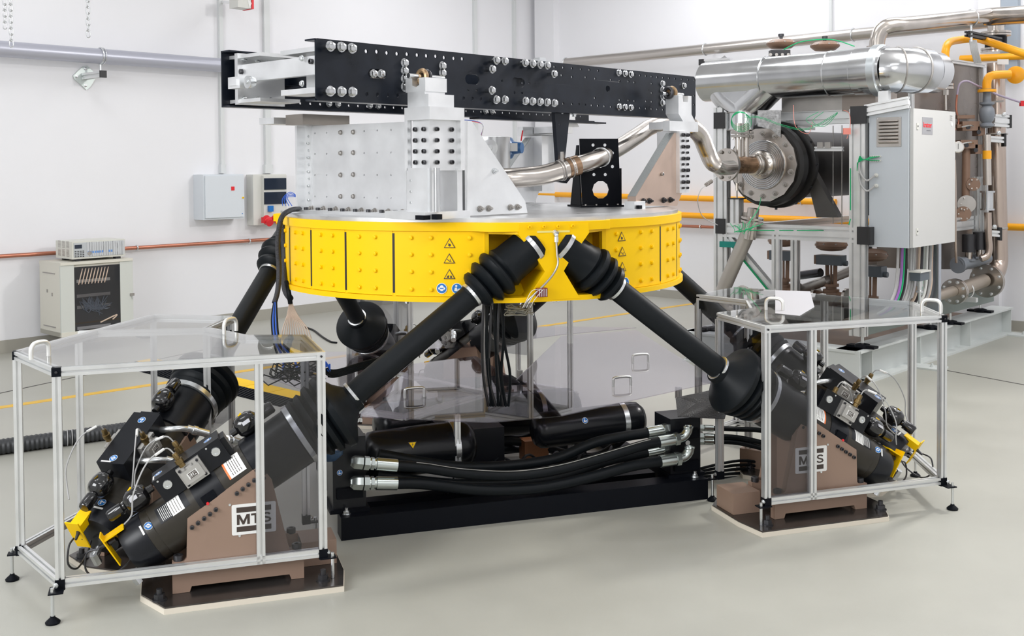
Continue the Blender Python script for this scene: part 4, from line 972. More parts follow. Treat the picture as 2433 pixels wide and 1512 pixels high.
# right towers
def tower_right(label, s, dn_=0.0):
    T = lambda u, n, z: R(u, s * (n - dn_), z); NS = n1 * s
    t = thing('fixture_tower', label, 'fixture', T(1.0, .7, 1.822))
    def F(px, py, n=.80): q = PN(px, py, n) - R(0, 0, 0); return q.dot(u1), q.z
    gp = [F(*p) for p in ((1511, 489), (1511, 467), (1602, 316), (1610, 316), (1620, 330), (1621, 456), (1609, 489))]
    u0_ = gp[0][0]
    MB(T).box((u0_ - .07, .76, 1.822), (u0_ + .05, .84, 1.87)).build('foot_block', ALUM, t)
    MB(T).box((u0_ - .05, .84, 1.822), (u0_ - .02, .865, 1.845)).build('clamp_stub', BLK, t)
    MB().slab([T(a_, .80, z_) for a_, z_ in gp], -NS * .07).build('gusset_slab', mat('milled_aluminium_warm', (.60, .46, .38), .32, .85, var=.08, vscale=5) if s > 0 else ALUT, t)
    (ua, za), (ub, zb_) = gp[1], gp[2]; o_ = (-u1 * (zb_ - za) + UP * (ub - ua)).normalized() * .002
    MB().slab([T(ua, .797, za), T(ub, .797, zb_), T(ub, .733, zb_), T(ua, .733, za)], o_).build('rough_sawn_edge', mat('rough_sawn_aluminium', (.4, .42, .42), .5, .6, bump=1, bscale=180), t)
    us, z1 = F(1606, 312); ue, z0 = F(1630, 458)
    MB(T).box((us, .64, z0), (ue, .83, z1)).build('bolted_strip', ALUM, t)
    uf, zf0 = F(1640, 420); MB(T).box((ue, .60, zf0), (uf, .80, z1 + .01)).build('tower_block', ALUM, t)
    ut0, zt_ = F(1588, 287); ut1, _ = F(1656, 287)
    MB(T).box((ut0, .755, z1), (ut1, .81, zt_)).build('top_plate', ALUM, t); MB(T).box((ut0 + .12, .55, z1 + .02), (ut1, .75, zt_)).build('top_plate', ALUM, t)
    for i in range(10):
        for a_ in (us + (ue - us) * .3, us + (ue - us) * .75): bolt(t, T(a_, .832, z0 + .035 + (z1 - z0 - .06) * i / 9), NS, .0135 if i % 2 else .009, 'cap', BOLTD)
    for px in (1528, 1542, 1576, 1592): bolt(t, T(F(px, 485)[0], .802, 1.868), NS, .015, 'stud', BOLTD)
    bolt(t, T(*[(F(1572, 414)[0]), .802, F(1572, 414)[1]]), NS, .012, 'cap', STEELD)
    # fork block carrying the pin and bearing
    G = lambda px, py: F(px, py, .70)
    c0, zt2 = G(1612, 226); c1, _ = G(1643, 229); zb2 = G(1612, 270)[1]
    b = MB(T); nn0 = .53
    b.slab([T(u_, .70, z_) for u_, z_ in ((c0, zb2), (c1, zb2), (c1, zt2), (c0 + (c1 - c0) * .75, zt2), (c0 + (c1 - c0) * .72, zt2 - .045), (c0 + (c1 - c0) * .36, zt2 - .045), (c0 + (c1 - c0) * .30, zt2), (c0, zt2))], -NS * .11)
    b.slab([T(u_, .70, z_) for u_, z_ in ((c0, zb2), (c1, zb2), (c1 + .05, zt_ + .005), (c0 + .06, zt_ + .005))], -NS * .11)
    b.build('pin_fork', ALUM, t)
    um = c0 + (c1 - c0) * .3
    MB(T).ring((um - .02, .62, zt2 + .02), u1, .036, .015).build('bearing_ring', mat('bronze_bearing', (.33, .22, .12), .35, .6), t)
    MB(T).ring((um - .06, .62, zt2 + .02), u1, .034, .013).build('bearing_ring', BOLTD, t)
    MB(T).cyl((um - .14, .62, zt2 + .012), (um + .12, .62, zt2 + .012), .014).build('pin', STEELB, t)
    return t
tower_right('right fixture tower with sawn-edge gusset beside the black pipe stand', 1)
tower_right('rear right fixture tower seen behind the exhaust pipe', -1, .20)
# rear equipment between the towers
t = thing('round_tank', 'grey aluminium can with bolted flange behind the front fixture tower', 'tank', R(.2, -.35, 1.822))
pc = AT(1170, 480, 7.9)
MB().lathe(V((pc.x, 7.9, 1.822)), UP, [(0, .13), (.02, .135), (.50, .135), (.505, .12)], 30).build('can_body', ALUT, t)
pf = AT(1163, 352, 7.75); MB().lathe(pf, V((-.1, -1, 0)), [(0, .062), (.02, .062), (.022, .045), (.03, .045), (.032, .025), (.04, .022)], 24).build('flange_cover', ALU, t)
for i in range(3): MB().tube(smoothpath([AT(1095, 285 + 3 * i, 7.3), AT(1130, 288 + 2 * i, 7.4), AT(1148, 300, 7.5), AT(1140, 330 + 4 * i, 7.55)], 5), .003, 6).build('cable_lead', (BLUEW, RED, WHT)[i], t)
t = thing('flow_meter', 'small blue flow meter with white label behind the round can', 'instrument', AT(1222, 345, 8.0))
MB().lathe(AT(1205, 352, 8.0), V((1, -.4, 0)), [(0, .075), (.03, .08), (.05, .05), (.12, .04)], 20).build('meter_body', mat('meter_blue', (.03, .12, .3), .35), t)
p = AT(1220, 350, 7.93); MB().obox(p, V((.03, 0, 0)), V((0, .01, 0)), V((0, 0, .03))).build('meter_label', WHT, t)
MB().bar(AT(1238, 335, 8.0), AT(1242, 310, 8.0), .012, .01).build('red_lever', RED, t)
# black pipe stand
OS = ONZ(1428, 492, 1.822); FX, FY = m1, -m2
st = thing('pipe_stand', 'black plate stand with round cut-out holding the exhaust pipe', 'stand', OS)
def SL(px, py): q = onpl(px, py, OS, m2) - OS; return q.dot(m1), q.z
o_ = [SL(*p) for p in ((1383, 488), (1376, 330), (1467, 330), (1474, 488))]
hs = [(*SL(1426, 451), .063), (*SL(1421, 376), .069)] + [(*SL(x, y), .006) for x, y in ((1407, 345), (1435, 345), (1453, 364), (1453, 396), (1436, 415), (1409, 415))]
plate = holed('stand_plate', o_, hs, OS, m1, UP, -m2, .012, BLK, st)
for x, y in ((1407, 345), (1435, 345), (1453, 364), (1453, 396), (1436, 415), (1409, 415)): a_, z_ = SL(x, y); bolt(st, OS + m1 * a_ + UP * z_ - m2 * .012, -m2, .012, 'washer', ZINC)
b = MB()
b.obox(OS + m2 * .10 + UP * .006, m1 * .16, m2 * .13, UP * .006); b.build('stand_base', BLK, st)
for s_ in (-1, 1):
    a0, z0 = SL(1383, 488) if s_ < 0 else SL(1474, 488); a1, z1 = SL(1376, 345) if s_ < 0 else SL(1467, 400)
    MB().slab([OS + m1 * a0, OS + m1 * (a1 if s_ < 0 else a0) + UP * z1, OS + m1 * (a1 if s_ < 0 else a0) + UP * z1 + m2 * .03, OS + m1 * a0 + m2 * .2], m1 * .01 * s_).build('side_rib', BLK, st)
for i in range(4): bolt(st, OS + m1 * (-.12 + .08 * i) - m2 * .015 + UP * .012, UP, .008, 'cap', STEELD)
# exhaust pipe from the table to the burner
ex = thing('exhaust_pipe', 'polished exhaust pipe curving from the table through the black stand to the burner', 'pipe', AT(1195, 422, 6.9))
path = smoothpath([AT(1150, 424, 6.95), AT(1215, 423, 6.93), AT(1280, 418, 6.98), AT(1335, 404, 7.05), AT(1362, 396, 7.08)], 8)
MB().tube(path, .066, 28).build('pipe_bend', STEEL, ex)
seam = smoothpath([AT(1345, 401, 7.06), AT(1372, 393, 7.10)], 2)
MB().tube(seam, .0685, 28).build('pipe_joint', HEAT, ex)
p2 = smoothpath([AT(1362, 396, 7.08), AT(1395, 386, 7.16), AT(1425, 375, 7.3), AT(1450, 362, 7.5), AT(1480, 345, 7.7), AT(1515, 322, 7.95), AT(1550, 300, 8.25), AT(1600, 288, 8.6), AT(1636, 297, 8.95)], 8)
MB().tube(p2, .062, 28).build('pipe_bend', STEEL, ex)
dd = (p2[18] - p2[16]).normalized()
b = MB(); b.ring(p2[17], dd, .064, .006); b.build('band_clamp', ZINC, ex)
for q_ in (path[-10], path[-4]): MB().ring(q_, (path[-4] - path[-10]).normalized(), .066, .005).build('weld_bead', STEELD, ex)
# clamp hanging from bracket
q_ = path[-9]; b = MB(); b.ring(q_, (path[-8] - path[-10]).normalized(), .068, .006); b.cyl(q_ + UP * .06, q_ + UP * .12, .012); b.build('hanger_clamp', STEELD, ex)
p3_ = smoothpath([AT(1636, 297, 8.95), AT(1662, 320, 9.2), AT(1678, 355, 9.4), AT(1692, 385, 9.55), AT(1712, 398, 9.7), AT(1738, 398, 9.95)], 10)
fl = []
rr = []
L_ = 0
for i in range(len(p3_) * 2 - 2):
    k, f = divmod(i, 2); q_ = p3_[k].lerp(p3_[k + 1], f / 2) if k + 1 < len(p3_) else p3_[-1]
    fl.append(q_); rr.append(.075 if i % 2 else .063)
cut = int(len(fl) * .66)
MB().tube(fl[:cut], rr[:cut], 24).build('corrugated_hose', STEEL, ex)
MB().tube(fl[cut - 1:], .069, 24).build('pipe_elbow', STEEL, ex)

# ================================================================== skid and burner rig (room-aligned frame K)
sk = thing('steel_skid', 'light grey painted I-beam skid under the burner rig', 'skid', K(1.9, -.8, 0))
def ibeam(x0, y0, x1, y1, h, w, name='skid_beam'):
    a = V((x0, y0, 0)); c = V((x1, y1, 0)); d = (c - a).normalized(); s = V((-d.y, d.x, 0))
    b = MB()
    def bx(off, hw, z0, z1):
        p = [a + s * (off - hw), c + s * (off - hw), c + s * (off + hw), a + s * (off + hw)]
        b.slab([K(q.x, q.y, z0) for q in p], UP * (z1 - z0))
    bx(0, w / 2, 0.0, .022); bx(0, w / 2, h - .022, h); bx(0, .01, .02, h - .02); return b.build(name, SKID, sk)
ibeam(-.22, .02, 4.0, .02, .33, .26); ibeam(-.12, -1.85, -.12, .10, .33, .26); ibeam(-.2, -1.75, 4.0, -1.75, .33, .26)
for x in (.05, 1.2, 2.6, 3.95): MB(K).box((x - .006, .02, .02), (x + .006, .14, .31)).build('skid_stiffener', SKID, sk)
MB(K).box((-.235, -1.8, .0), (-.225, .14, .33)).build('skid_end_plate', SKID, sk)
for x in (1.1, 3.9):
    MB(K).box((x - .12, .12, .0), (x + .12, .42, .018)).build('anchor_plate', SKID, sk)
    for y in (.30, .38): bolt(sk, K(x, y, .018), UP, .018, 'stud', SKID)
MB(K).box((.1, -1.6, .20), (3.9, -.1, .215)).build('deck_plate', mat('brown_deck', (.16, .11, .08), .5), sk)

rig = thing('burner_rig_frame', 'aluminium profile frame carrying the hot gas burner', 'frame', K(1.5, -.8, .33))
W8 = .08
def rp(p0, p1, w=W8, n=1, name='frame_profile', side=u1, par=rig): return MB(K).prof(p0, p1, w, side, n).build(name, ALU, par)
BK = mat('black_end_cap', (.02, .02, .022), .5)
def cap(c, s): MB(K).box((c[0] - s[0], c[1] - s[1], c[2] - s[2]), (c[0] + s[0], c[1] + s[1], c[2] + s[2])).build('end_cap', BK, rig)
n1p = -1.51
for (u_, n_, z0, z1) in ((0, .02, .44, 2.64), (0, n1p, .66, 2.72), (3.3, .02, .44, 2.7), (1.7, .02, .44, 1.3), (3.3, n1p, .44, 2.4), (0.0, -.86, .66, 1.42), (1.2, -1.3, .66, 1.42)):
    rp((u_, n_, z0), (u_, n_, z1), W8, 2 if z0 == .66 and n_ == n1p or (u_ == 0 and n_ == .02) else 1, side=n1)
# levels: mid and top
rp((0, n1p, 1.42), (0, .16, 1.42), .075, side=UP, n=2); rp((.4, -1.1, 2.60), (.4, .02, 2.60), .08, side=UP, n=2); rp((.02, n1p, 2.60), (2.0, n1p, 2.60), .08, side=UP, n=2)
rp((.04, .02, 1.42), (3.3, .02, 1.42), .075, side=UP, n=2); rp((.04, .02, 2.60), (.9, .02, 2.60), .08, side=UP)
rp((.1, n1p, 1.42), (3.3, n1p, 1.42), .075, side=UP); rp((0, n1p, .62), (0, .02, .62), .08, side=UP, n=2)
rp((-.02, .10, 2.62), (-.02, .52, 2.68), .055, side=UP, n=2)
b = MB(K); b.prof((0, -1.42, 1.34), (0, -.80, .72), .07, n1, 1); b.build('diagonal_brace', ALU, rig)
MB(K).bar((-.045, -1.36, 1.25), (-.045, -.92, .80), .02, .005, side=n1).build('green_cover_strip', mat('green_cover_strip', (.0, .27, .1), .5), rig)
MB(K).box((-.07, -1.50, 1.24), (-.04, -1.30, 1.30)).build('green_bracket', mat('teal_bracket', (.0, .22, .18), .45), rig)
for uu in (.35, .8): pass
cap((-.04, .165, 1.42), (.045, .012, .085)); cap((-.05, .10, 1.42), (.012, .07, .085)); cap((-.05, -1.50, 1.46), (.012, .055, .08)); cap((-.05, n1p, 2.58), (.012, .065, .085)); cap((-.05, .04, 2.58), (.012, .08, .085)); cap((-.05, .0, .62), (.012, .10, .085)); cap((.0, .075, .62), (.05, .012, .085))
# small post with tie rod in front
rp((-.08, -1.28, 1.50), (-.08, -1.28, 1.75), .10, side=n1); MB(K).box((-.14, -1.35, 1.75), (-.02, -1.21, 1.765)).build('end_cap', BK, rig)
MB(K).cyl((-.08, -1.28, 1.765), (-.08, -1.28, 2.08), .008).build('tie_rod', STEELD, rig); MB(K).cyl((-.08, -1.28, 1.84), (-.08, -1.28, 1.92), .016, n=6).build('turnbuckle', STEEL, rig)
for (a_, n_) in ((.35, -.42), (.30, -.30)): MB(K).cyl((a_, n_, 1.5), (a_, n_, 2.5), .005).build('tie_rod', STEELD, rig)
# long grey-green ground beam, levelling feet
MB(K).box((.05, -.03, .44), (3.55, .07, .60)).build('ground_beam', GREYG, rig)
for (x, y) in ((0, .06), (2.1, .1), (3.3, .0), (0, -1.62), (1.6, .08)):
    b = MB(K); b.lathe(K(x, y, .33), UP, [(0, .075), (.012, .08), (.035, .07), (.045, .03)], 20); b.box((x - .05, y - .14, .332), (x + .05, y + .14, .355)); b.build('levelling_foot', BLK, rig)
    MB(K).cyl((x, y, .36), (x, y, .45), .014, n=8).build('foot_screw', ZINC, rig)

t = thing('divider_board', 'black board standing between the right frame post and the control cabinet', 'panel', KU(2056, 510, .9))
MB().slab([KU(2030, 285, .9), KU(2085, 285, .9), KU(2085, 512, .9), KU(2030, 512, .9)], u1 * .03).build('board_sheet', BLK, t)
MB().prof(KU(1937, 354, .2), KU(2003, 354, .2), .045, UP).build('sensor_bar', ALU, rig)
for px in (1950, 1968): MB().obox(KU(px, 345, .18), n1 * .03, u1 * .02, UP * .03).build('bar_clamp', STEELD, rig)
# hot gas chamber
hc = thing('combustion_chamber', 'black cylindrical combustion chamber with large bolted stainless flange', 'burner', K(1, -1.01, 1.6))
fc = K(-.02, -1.01, 2.107)
b = MB(); b.lathe(fc, u1, [(.0, .02), (.0, .385), (.035, .385), (.035, .02)], 14); b.build('flange_disc', STEEL, hc, smooth=30)
b = MB()
for r_ in (.155, .175, .195, .215, .235, .25): b.ring(fc - u1 * .016, u1, r_, .0065, 44, 6)
b.build('bellows_ring', STEELB, hc)
MB().lathe(fc, -u1, [(0, .26), (.012, .262), (.014, .25)], 40).build('raised_face', STEEL, hc)
MB().lathe(fc - u1 * .01, -u1, [(0, .15), (.04, .145), (.05, .12), (.055, .08)], 32).build('inner_flange', STEEL, hc)
for i in range(14):
    a = 2 * PI * (i + .5) / 14; bolt(hc, fc + (n1 * math.cos(a) + UP * math.sin(a)) * .325, -u1, .022, 'stud', STEELD)
for i in range(16):
    a = 2 * PI * (i + .5) / 16; bolt(hc, fc - u1 * .052 + (n1 * math.cos(a) + UP * math.sin(a)) * .115, -u1, .010, 'cap', STEELD)
MB().lathe(fc + u1 * .04, u1, [(0, .40), (.03, .43), (.12, .43), (.13, .40), (.22, .40), (.23, .455), (.29, .455), (.30, .36), (2.4, .36), (2.42, .2)], 44).build('chamber_shell', mat('furnace_black', (.018, .017, .017), .38, .3), hc)
for i in range(12):
    a = 2 * PI * i / 12; bolt(hc, fc + u1 * .27 + (n1 * math.cos(a) + UP * math.sin(a)) * .455, n1 * math.cos(a) + UP * math.sin(a), .014, 'cap', BOLTD)
b = MB(K); b.slab([KU(1907, 385, .3), KU(1922, 388, .3), KU(1992, 517, .3), KU(1940, 517, .3)], u1 * .10); b.build('saddle_leg', mat('gunmetal_leg', (.10, .095, .09), .35, .6), hc)
# inlet pipe with flanges
ic = K(-.55, -1.10, 2.11); icd = (fc - ic).normalized()
b = MB(); b.lathe(ic, icd, [(-.03, .165), (.0, .165), (.002, .08)], 32); b.lathe(ic, icd, [(.0, .13), (.03, .13), (.032, .085), (.055, .085), (.06, .105), (.075, .105)], 28); b.build('inlet_flange', STEEL, hc)
MB().lathe(ic + icd * .075, icd, [(0, .088), (.30, .088)], 28).build('heat_stained_pipe', HEAT, hc)
MB().lathe(ic + icd * .37, icd, [(0, .088), (.01, .11), (.03, .11), (.035, .09), (.05, .11), (.07, .11), (.075, .1)], 28).build('pipe_collar', STEEL, hc)
for i in range(8):
    a = 2 * PI * (i + .5) / 8; bolt(hc, ic - icd * .03 + (n1 * math.cos(a) + UP * math.sin(a)) * .135, -icd, .015, 'hex', STEELD)
for dx in (.06, .17):
    b = MB(); q_ = ic + icd * (.10 + dx) + UP * .06; b.cyl(q_, q_ + UP * .36, .036); b.lathe(q_ + UP * .22, UP, [(0, .055), (.02, .055)], 20); b.lathe(q_ + UP * .26, UP, [(0, .055), (.02, .055)], 20); b.build('riser_pipe', STEEL, hc)
b = MB(); q_ = ic + icd * .22 + UP * .29; b.obox(q_, u1 * .12, n1 * .06, UP * .012); b.obox(q_ + UP * .035, u1 * .12, n1 * .06, UP * .012); b.build('riser_flange', STEELD, hc)
for i in (-1, 1):
    for j in (-1, 1): bolt(hc, q_ + u1 * .1 * i + n1 * .045 * j - UP * .012, -UP, .012, 'stud', STEEL)
# lower drain branch
b = MB(); q_ = K(-.12, -1.06, 1.66); dr = (UP * 1 + n1 * .15).normalized(); b.cyl(q_, q_ - dr * .32, .06); b.lathe(q_ - dr * .09, -dr, [(0, .115), (.022, .115), (.024, .06)], 24); b.lathe(q_ - dr * .125, -dr, [(0, .115), (.022, .115)], 24); b.build('drain_branch', STEEL, hc)
# exhaust drain pipe slanting down to the floor
dp = thing('slanting_pipe', 'thick grey pipe slanting down from the burner with an elbow near the skid', 'pipe', AT(1735, 740, 11.2))
MB().tube(smoothpath([AT(1782, 505, 11.1), AT(1778, 550, 11.1), AT(1748, 620, 11.15), AT(1722, 680, 11.2), AT(1716, 705, 11.2), AT(1728, 735, 11.15), AT(1748, 742, 11.1)], 8), .075, 20).build('pipe_tube', mat('dull_grey_pipe', (.42, .39, .35), .42, .6), dp)
for x, y in ((1765, 700), (1792, 715)):
    o_ = AT(x, y + 10, 10.9); MB().lathe(o_, V((-.8, -.5, .2)), [(0, .13), (.025, .135), (.03, .09), (.05, .05)], 24).build('pipe_flange', STEEL, dp)
# insulated tee duct in shiny sheet metal
td = thing('insulated_duct', 'shiny sheet-metal clad duct running across above the burner flange', 'duct', K(0, -1, 2.75))
dA = KU(1672, 196, .1); dB = KU(2085, 168, .1)
ddir = (dB - dA).normalized(); LD = (dB - dA).length; rd = .212
b = MB(); b.lathe(dA, ddir, [(0, .10), (.01, rd - .02), (.03, rd), (LD * .40, rd)], 40); b.lathe(dA, ddir, [(LD * .40, rd + .006), (LD * .76, rd + .006)], 40); b.lathe(dA, ddir, [(LD * .76, rd + .012), (LD * .9, rd + .012)], 40); b.lathe(dA, ddir, [(LD * .9, rd + .02), (LD * 1.05, rd + .02)], 40)
b.build('duct_cladding', STEELB, td)
for t_ in (.40, .76, .9): MB().ring(dA + ddir * LD * t_, ddir, rd + .012, .006, 40).build('duct_bead', STEELB, td)
# branch: wedge and slanted leg down to the collar
cb = KU(1768, 268, .1)
b = MB(); mid = dA + ddir * (LD * .44); b.tube([mid - UP * .02, mid.lerp(cb, .55), cb + UP * .06 + ddir * .02, cb], [.18, .178, .172, .17], 32)
l_ = dA + ddir * .08 - UP * .05; b.tube([l_ + ddir * .09 + UP * .05, (l_ + ddir * .09).lerp(cb, .5), cb + UP * .04 - ddir * .01, cb], [.17, .17, .17, .17], 28); b.build('duct_branch', STEELB, td)
b = MB(); b.slab([dA + ddir * .14 - UP * .05 - u1 * .165, dA + ddir * (LD * .40) - UP * .05 - u1 * .165, cb + ddir * .03 + UP * .02 - u1 * .165, cb - ddir * .03 + UP * .02 - u1 * .165], u1 * .3); b.build('duct_gusset', STEELB, td)
MB().cyl(cb + UP * .01, cb - UP * .19, .178, n=36).build('duct_collar', STEELB, td)
for z_ in (.0, .185): MB().ring(cb - UP * z_, UP, .18, .006, 36).build('collar_outline_ring', STEELD, td)  # dark rings added to outline the collar in place of shading
e0 = dB + ddir * .05
col_ = MB(); col_.lathe(e0 - ddir * .06, ddir, [(0, rd + .02), (.0, .25), (.07, .25), (.09, .22)], 40); col_.build('round_collar', mat('galvanised_collar', (.6, .64, .66), .3, .9), td)
pb = smoothpath([e0, e0 + ddir * .10 + u1 * .04, e0 + ddir * .2 + u1 * .18, e0 + ddir * .25 + u1 * .38], 5)
MB().tube(pb, .215, 36).build('duct_elbow', STEELB, td)
MB().tube([pb[-1] - u1 * .02, pb[-1] + u1 * .22], .205, 36).build('duct_end', STEELB, td)
for t_ in (6, 11): MB().ring(pb[t_], (pb[t_ + 1] - pb[t_ - 1]).normalized(), .218, .008, 36).build('duct_strap', STEELD, td)
MB(K).box((-.02, .22, 2.62), (.04, .32, 2.80)).build('duct_support', ALU, td)
# rectangular duct below, behind
t = thing('rectangular_duct', 'flat grey rectangular duct between round duct and top profile', 'duct', K(.6, -.6, 2.66))
MB(K).box((.35, -1.0, 2.66), (.75, .02, 2.86)).build('duct_body', STEELD, t); MB(K).box((.30, -.30, 2.64), (.80, .05, 2.88)).build('duct_end', mat('brown_sheet', (.30, .26, .23), .3, .8), t)
t = thing('heat_shield_plate', 'dappled steel heat shield plate hanging over the burner flange', 'plate', K(-.0, -.8, 2.2))
MB(K).slab([KU(1800, 262, -.03), KU(1855, 262, -.03), KU(1855, 328, -.03), KU(1832, 308, -.03), KU(1800, 300, -.03)], u1 * .004).build('shield_sheet', mat('dappled_steel', (.5, .5, .5), .3, .9, bump=1, bscale=40, var=.3, vscale=25), t)
# big brown sheet metal housing behind the cabinet
t = thing('machine_housing', 'tall brushed steel housing with profile frame behind the control cabinet', 'housing', K(2.4, -.2, 1.0))
hn = -.10
ph_ = [KN(2168, 131, hn), KN(2337, 156, hn), KN(2337, 640, hn), KN(2168, 640, hn)]
MB().slab(ph_, -n1 * .40).build('housing_sheet', mat('brown_stained_steel', (.27, .235, .21), .28, .85, var=.2, vscale=2), t)
MB().prof(KN(2168, 132, hn + .02), KN(2338, 157, hn + .02), .05, UP).build('housing_profile', ALU, t)
MB().prof(KN(2332, 160, hn + .02), KN(2332, 640, hn + .02), .05, n1).build('housing_profile', ALU, t)
MB().prof(KN(2165, 131, hn), KN(2165, 640, hn), .05, n1).build('housing_profile', ALU, t)
q_ = KN(2206, 136, hn + .06); MB().obox(q_, u1 * .03, n1 * .02, UP * .03).build('corner_block', BK, t)
# control cabinet
cb_ = thing('control_cabinet', 'light grey wall-hung control cabinet with louvre and red maker logo', 'cabinet', K(.5, .33, 1.31))
MB(K).box((.0, .125, 1.315), (1.05, .51, 2.62)).build('cabinet_body', CABG, cb_)
MB(K).box((.02, .513, 1.32), (1.045, .545, 2.625)).build('cabinet_door', CABW, cb_)
lo = MB(K); lo.box((-.006, .20, 2.27), (.0, .44, 2.55)); lo.build('louvre_frame', STEELD, cb_)
for i in range(7): MB(K).slab([(-.006, .225, 2.30 + .033 * i), (-.006, .415, 2.30 + .033 * i), (-.026, .415, 2.312 + .033 * i), (-.026, .225, 2.312 + .033 * i)], UP * .012).build('louvre_slat', STEEL, cb_)
for (y, z) in ((.21, 2.28), (.43, 2.28), (.21, 2.54), (.43, 2.54)): bolt(cb_, K(-.006, y, z), -u1, .005, 'flat', ZINC)
for z in (2.46, 1.47):
    MB(K).box((.09, .545, z - .03), (.13, .551, z + .03)).build('door_lock', LGREY, cb_); MB().lathe(K(.11, .551, z), n1, [(0, .008), (.003, .008)], 8).build('lock_slot', BOLTD, cb_)
MB(K).box((.22, .545, 2.385), (.47, .547, 2.55)).build('logo_plate', mat('silver_label', (.42, .42, .44), .35, .5), cb_)
text('kratzer', .068, K(.345, .5478, 2.475), u1, UP, RED, cb_, bold=.0015)
text('automation', .022, K(.37, .5478, 2.425), u1, UP, mat('grey_print2', (.25, .25, .27), .5), cb_)
for i in range(3): MB().obox(K(.93, .546, 2.58 - .02 * i), u1 * .03, n1 * .0006, UP * .002).build('small_print', DKPR, cb_)
MB().lathe(K(.95, .546, 2.50), n1, [(0, .022), (.002, .022)], 16).build('round_label', WHT, cb_)
for z in (2.0, 1.9):
    MB().lathe(K(0, .20, z), -u1, [(0, .02), (.02, .02), (.022, .014), (.04, .012)], 10).build('cable_gland', LGREY, cb_)
for i in range(10):
    y = .15 + .022 * (i % 5); z = 2.14 + .04 * (i // 5)
    MB().lathe(K(0, y, z), -u1, [(0, .009), (.02, .009)], 8).build('cable_gland', LGREY, cb_)
b = MB()
random.seed(5)
for i in range(14): b.tube(smoothpath([K(-.02, .15 + .022 * (i % 5), 2.14 + .04 * (i // 7)), K(-.06, .10, 2.15), K(-.07, .06, 2.13 + .004 * i), K(-.06, .03, 2.12 - .006 * i)], 4), .003, 5)
tag(b.build('green_leads', GRN), 'green leads entering the left side of the control cabinet', 'wires', kind='stuff')
for z in (2.0, 1.9): tag(MB().tube(smoothpath([K(-.04, .20, z), K(-.06, .13, z - .05), K(-.07, .07, z + .02), K(-.06, .05, z + .12)], 5), .009, 8).build('grey_conduit', WIREG), 'grey cable looping from the profile post into the cabinet side, %s one' % ('upper' if z == 2.0 else 'lower'), 'cable')
for i in range(24):
    nm_ = ['left', 'second', 'third'][min(2, i // 8)]; c_ = [WIREG, WIREV, GRN, WHT, WIREG, WIREP, BOLTD, WIREG][i % 8]
    x = .12 + .036 * i; o_ = K(x, .36 + .03 * math.sin(i), 1.32)
    tag(MB().tube(smoothpath([o_, o_ - UP * .25 - u1 * .02, o_ - UP * .45 - u1 * (.1 - .003 * i), o_ - UP * .60 - u1 * (.22 - .006 * i) - n1 * .05, o_ - UP * .72 - u1 * .3 - n1 * .3], 5), .013, 6).build('hanging_cable', c_), ['grey', 'purple', 'green', 'white', 'second grey', 'pale brown', 'black', 'third grey'][i % 8] + ' cable under the control cabinet, in the %s third of the bundle' % ('left', 'middle', 'right')[i // 8], 'cable', 'cables under the control cabinet')
t = thing('probe_sensor', 'dark square sensor head on a stem under the cabinet', 'instrument', K(.42, .45, .7))
MB(K).box((.30, .40, .98), (.52, .50, 1.06)).build('sensor_head', mat('slate_plastic', (.09, .11, .13), .4), t); MB(K).box((.29, .39, 1.06), (.53, .51, 1.075)).build('head_lid', LGREY, t)
MB(K).lathe(K(.41, .45, .98), -UP, [(0, .03), (.06, .03), (.061, .022), (.1, .022), (.105, .034), (.12, .034), (.125, .014), (.30, .014)], 14).build('sensor_stem', ZINC, t)
tag(MB(K).box((.95, .30, .60), (1.02, .42, 1.32)).build('galvanised_post', mat('galvanised_sheet', (.5, .54, .6), .25, .9)), 'galvanised sheet post under the right end of the control cabinet', 'post')
# wires about the flange
b = MB(); random.seed(9)
for i in range(5):
    b.ring(AT(1757 + i, 283 + 2 * i, 10.5), V((.3, 1, .1 * i)), .075 + .006 * i, .0025, 24, 5)
pts = [AT(1768, 278, 10.5), AT(1810, 282, 10.5), AT(1860, 300, 10.4), AT(1920, 308, 10.3), AT(1990, 270, 10.3)]
for i in range(2): b.tube(smoothpath([p + UP * .012 * i for p in pts], 5), .0025, 5)
for i in range(2): b.tube(smoothpath([AT(1945 + 12 * i, 266, 10.3), AT(1915 + 16 * i, 285 + 3 * i, 10.3), AT(1950 + 10 * i, 300, 10.3), AT(1990, 268 + i, 10.3)], 5), .0025, 5)
b.tube(smoothpath([AT(1808, 470, 10.9), AT(1800, 500, 10.5), AT(1775, 535, 10.3)], 5), .004, 5)
for i in range(14): b.tube(smoothpath([AT(1735 + 6 * i, 530 + random.uniform(-6, 10), 10.4), AT(1745 + 4 * i, 545 + random.uniform(-8, 12), 10.35), AT(1760 + random.uniform(-20, 20), 552, 10.35)], 4), .003, 5)
for (x0, x1) in ((1780, 1840), (1852, 1885), (1893, 2015)): b.tube([AT(x0, 548 + (x0 - 1900) * .001, 10.62), AT(x1, 548 - (2030 - x1) * .0, 10.50)], .006, 5)
b.tube(smoothpath([AT(1862, 118, 11.0), AT(1905, 99, 10.9), AT(1975, 94, 10.8), AT(2030, 110, 10.6)], 6), .006, 6)
b.tube([AT(2021, 400, 10.27), AT(2021, 500, 10.27)], .006, 5); b.tube([AT(2021, 520, 10.27), AT(2017, 535, 10.27)], .006, 5)
tag(b.build('green_wire_tangle', GRN), 'green thermocouple wires looped about the burner flange and frame', 'wires', kind='stuff')
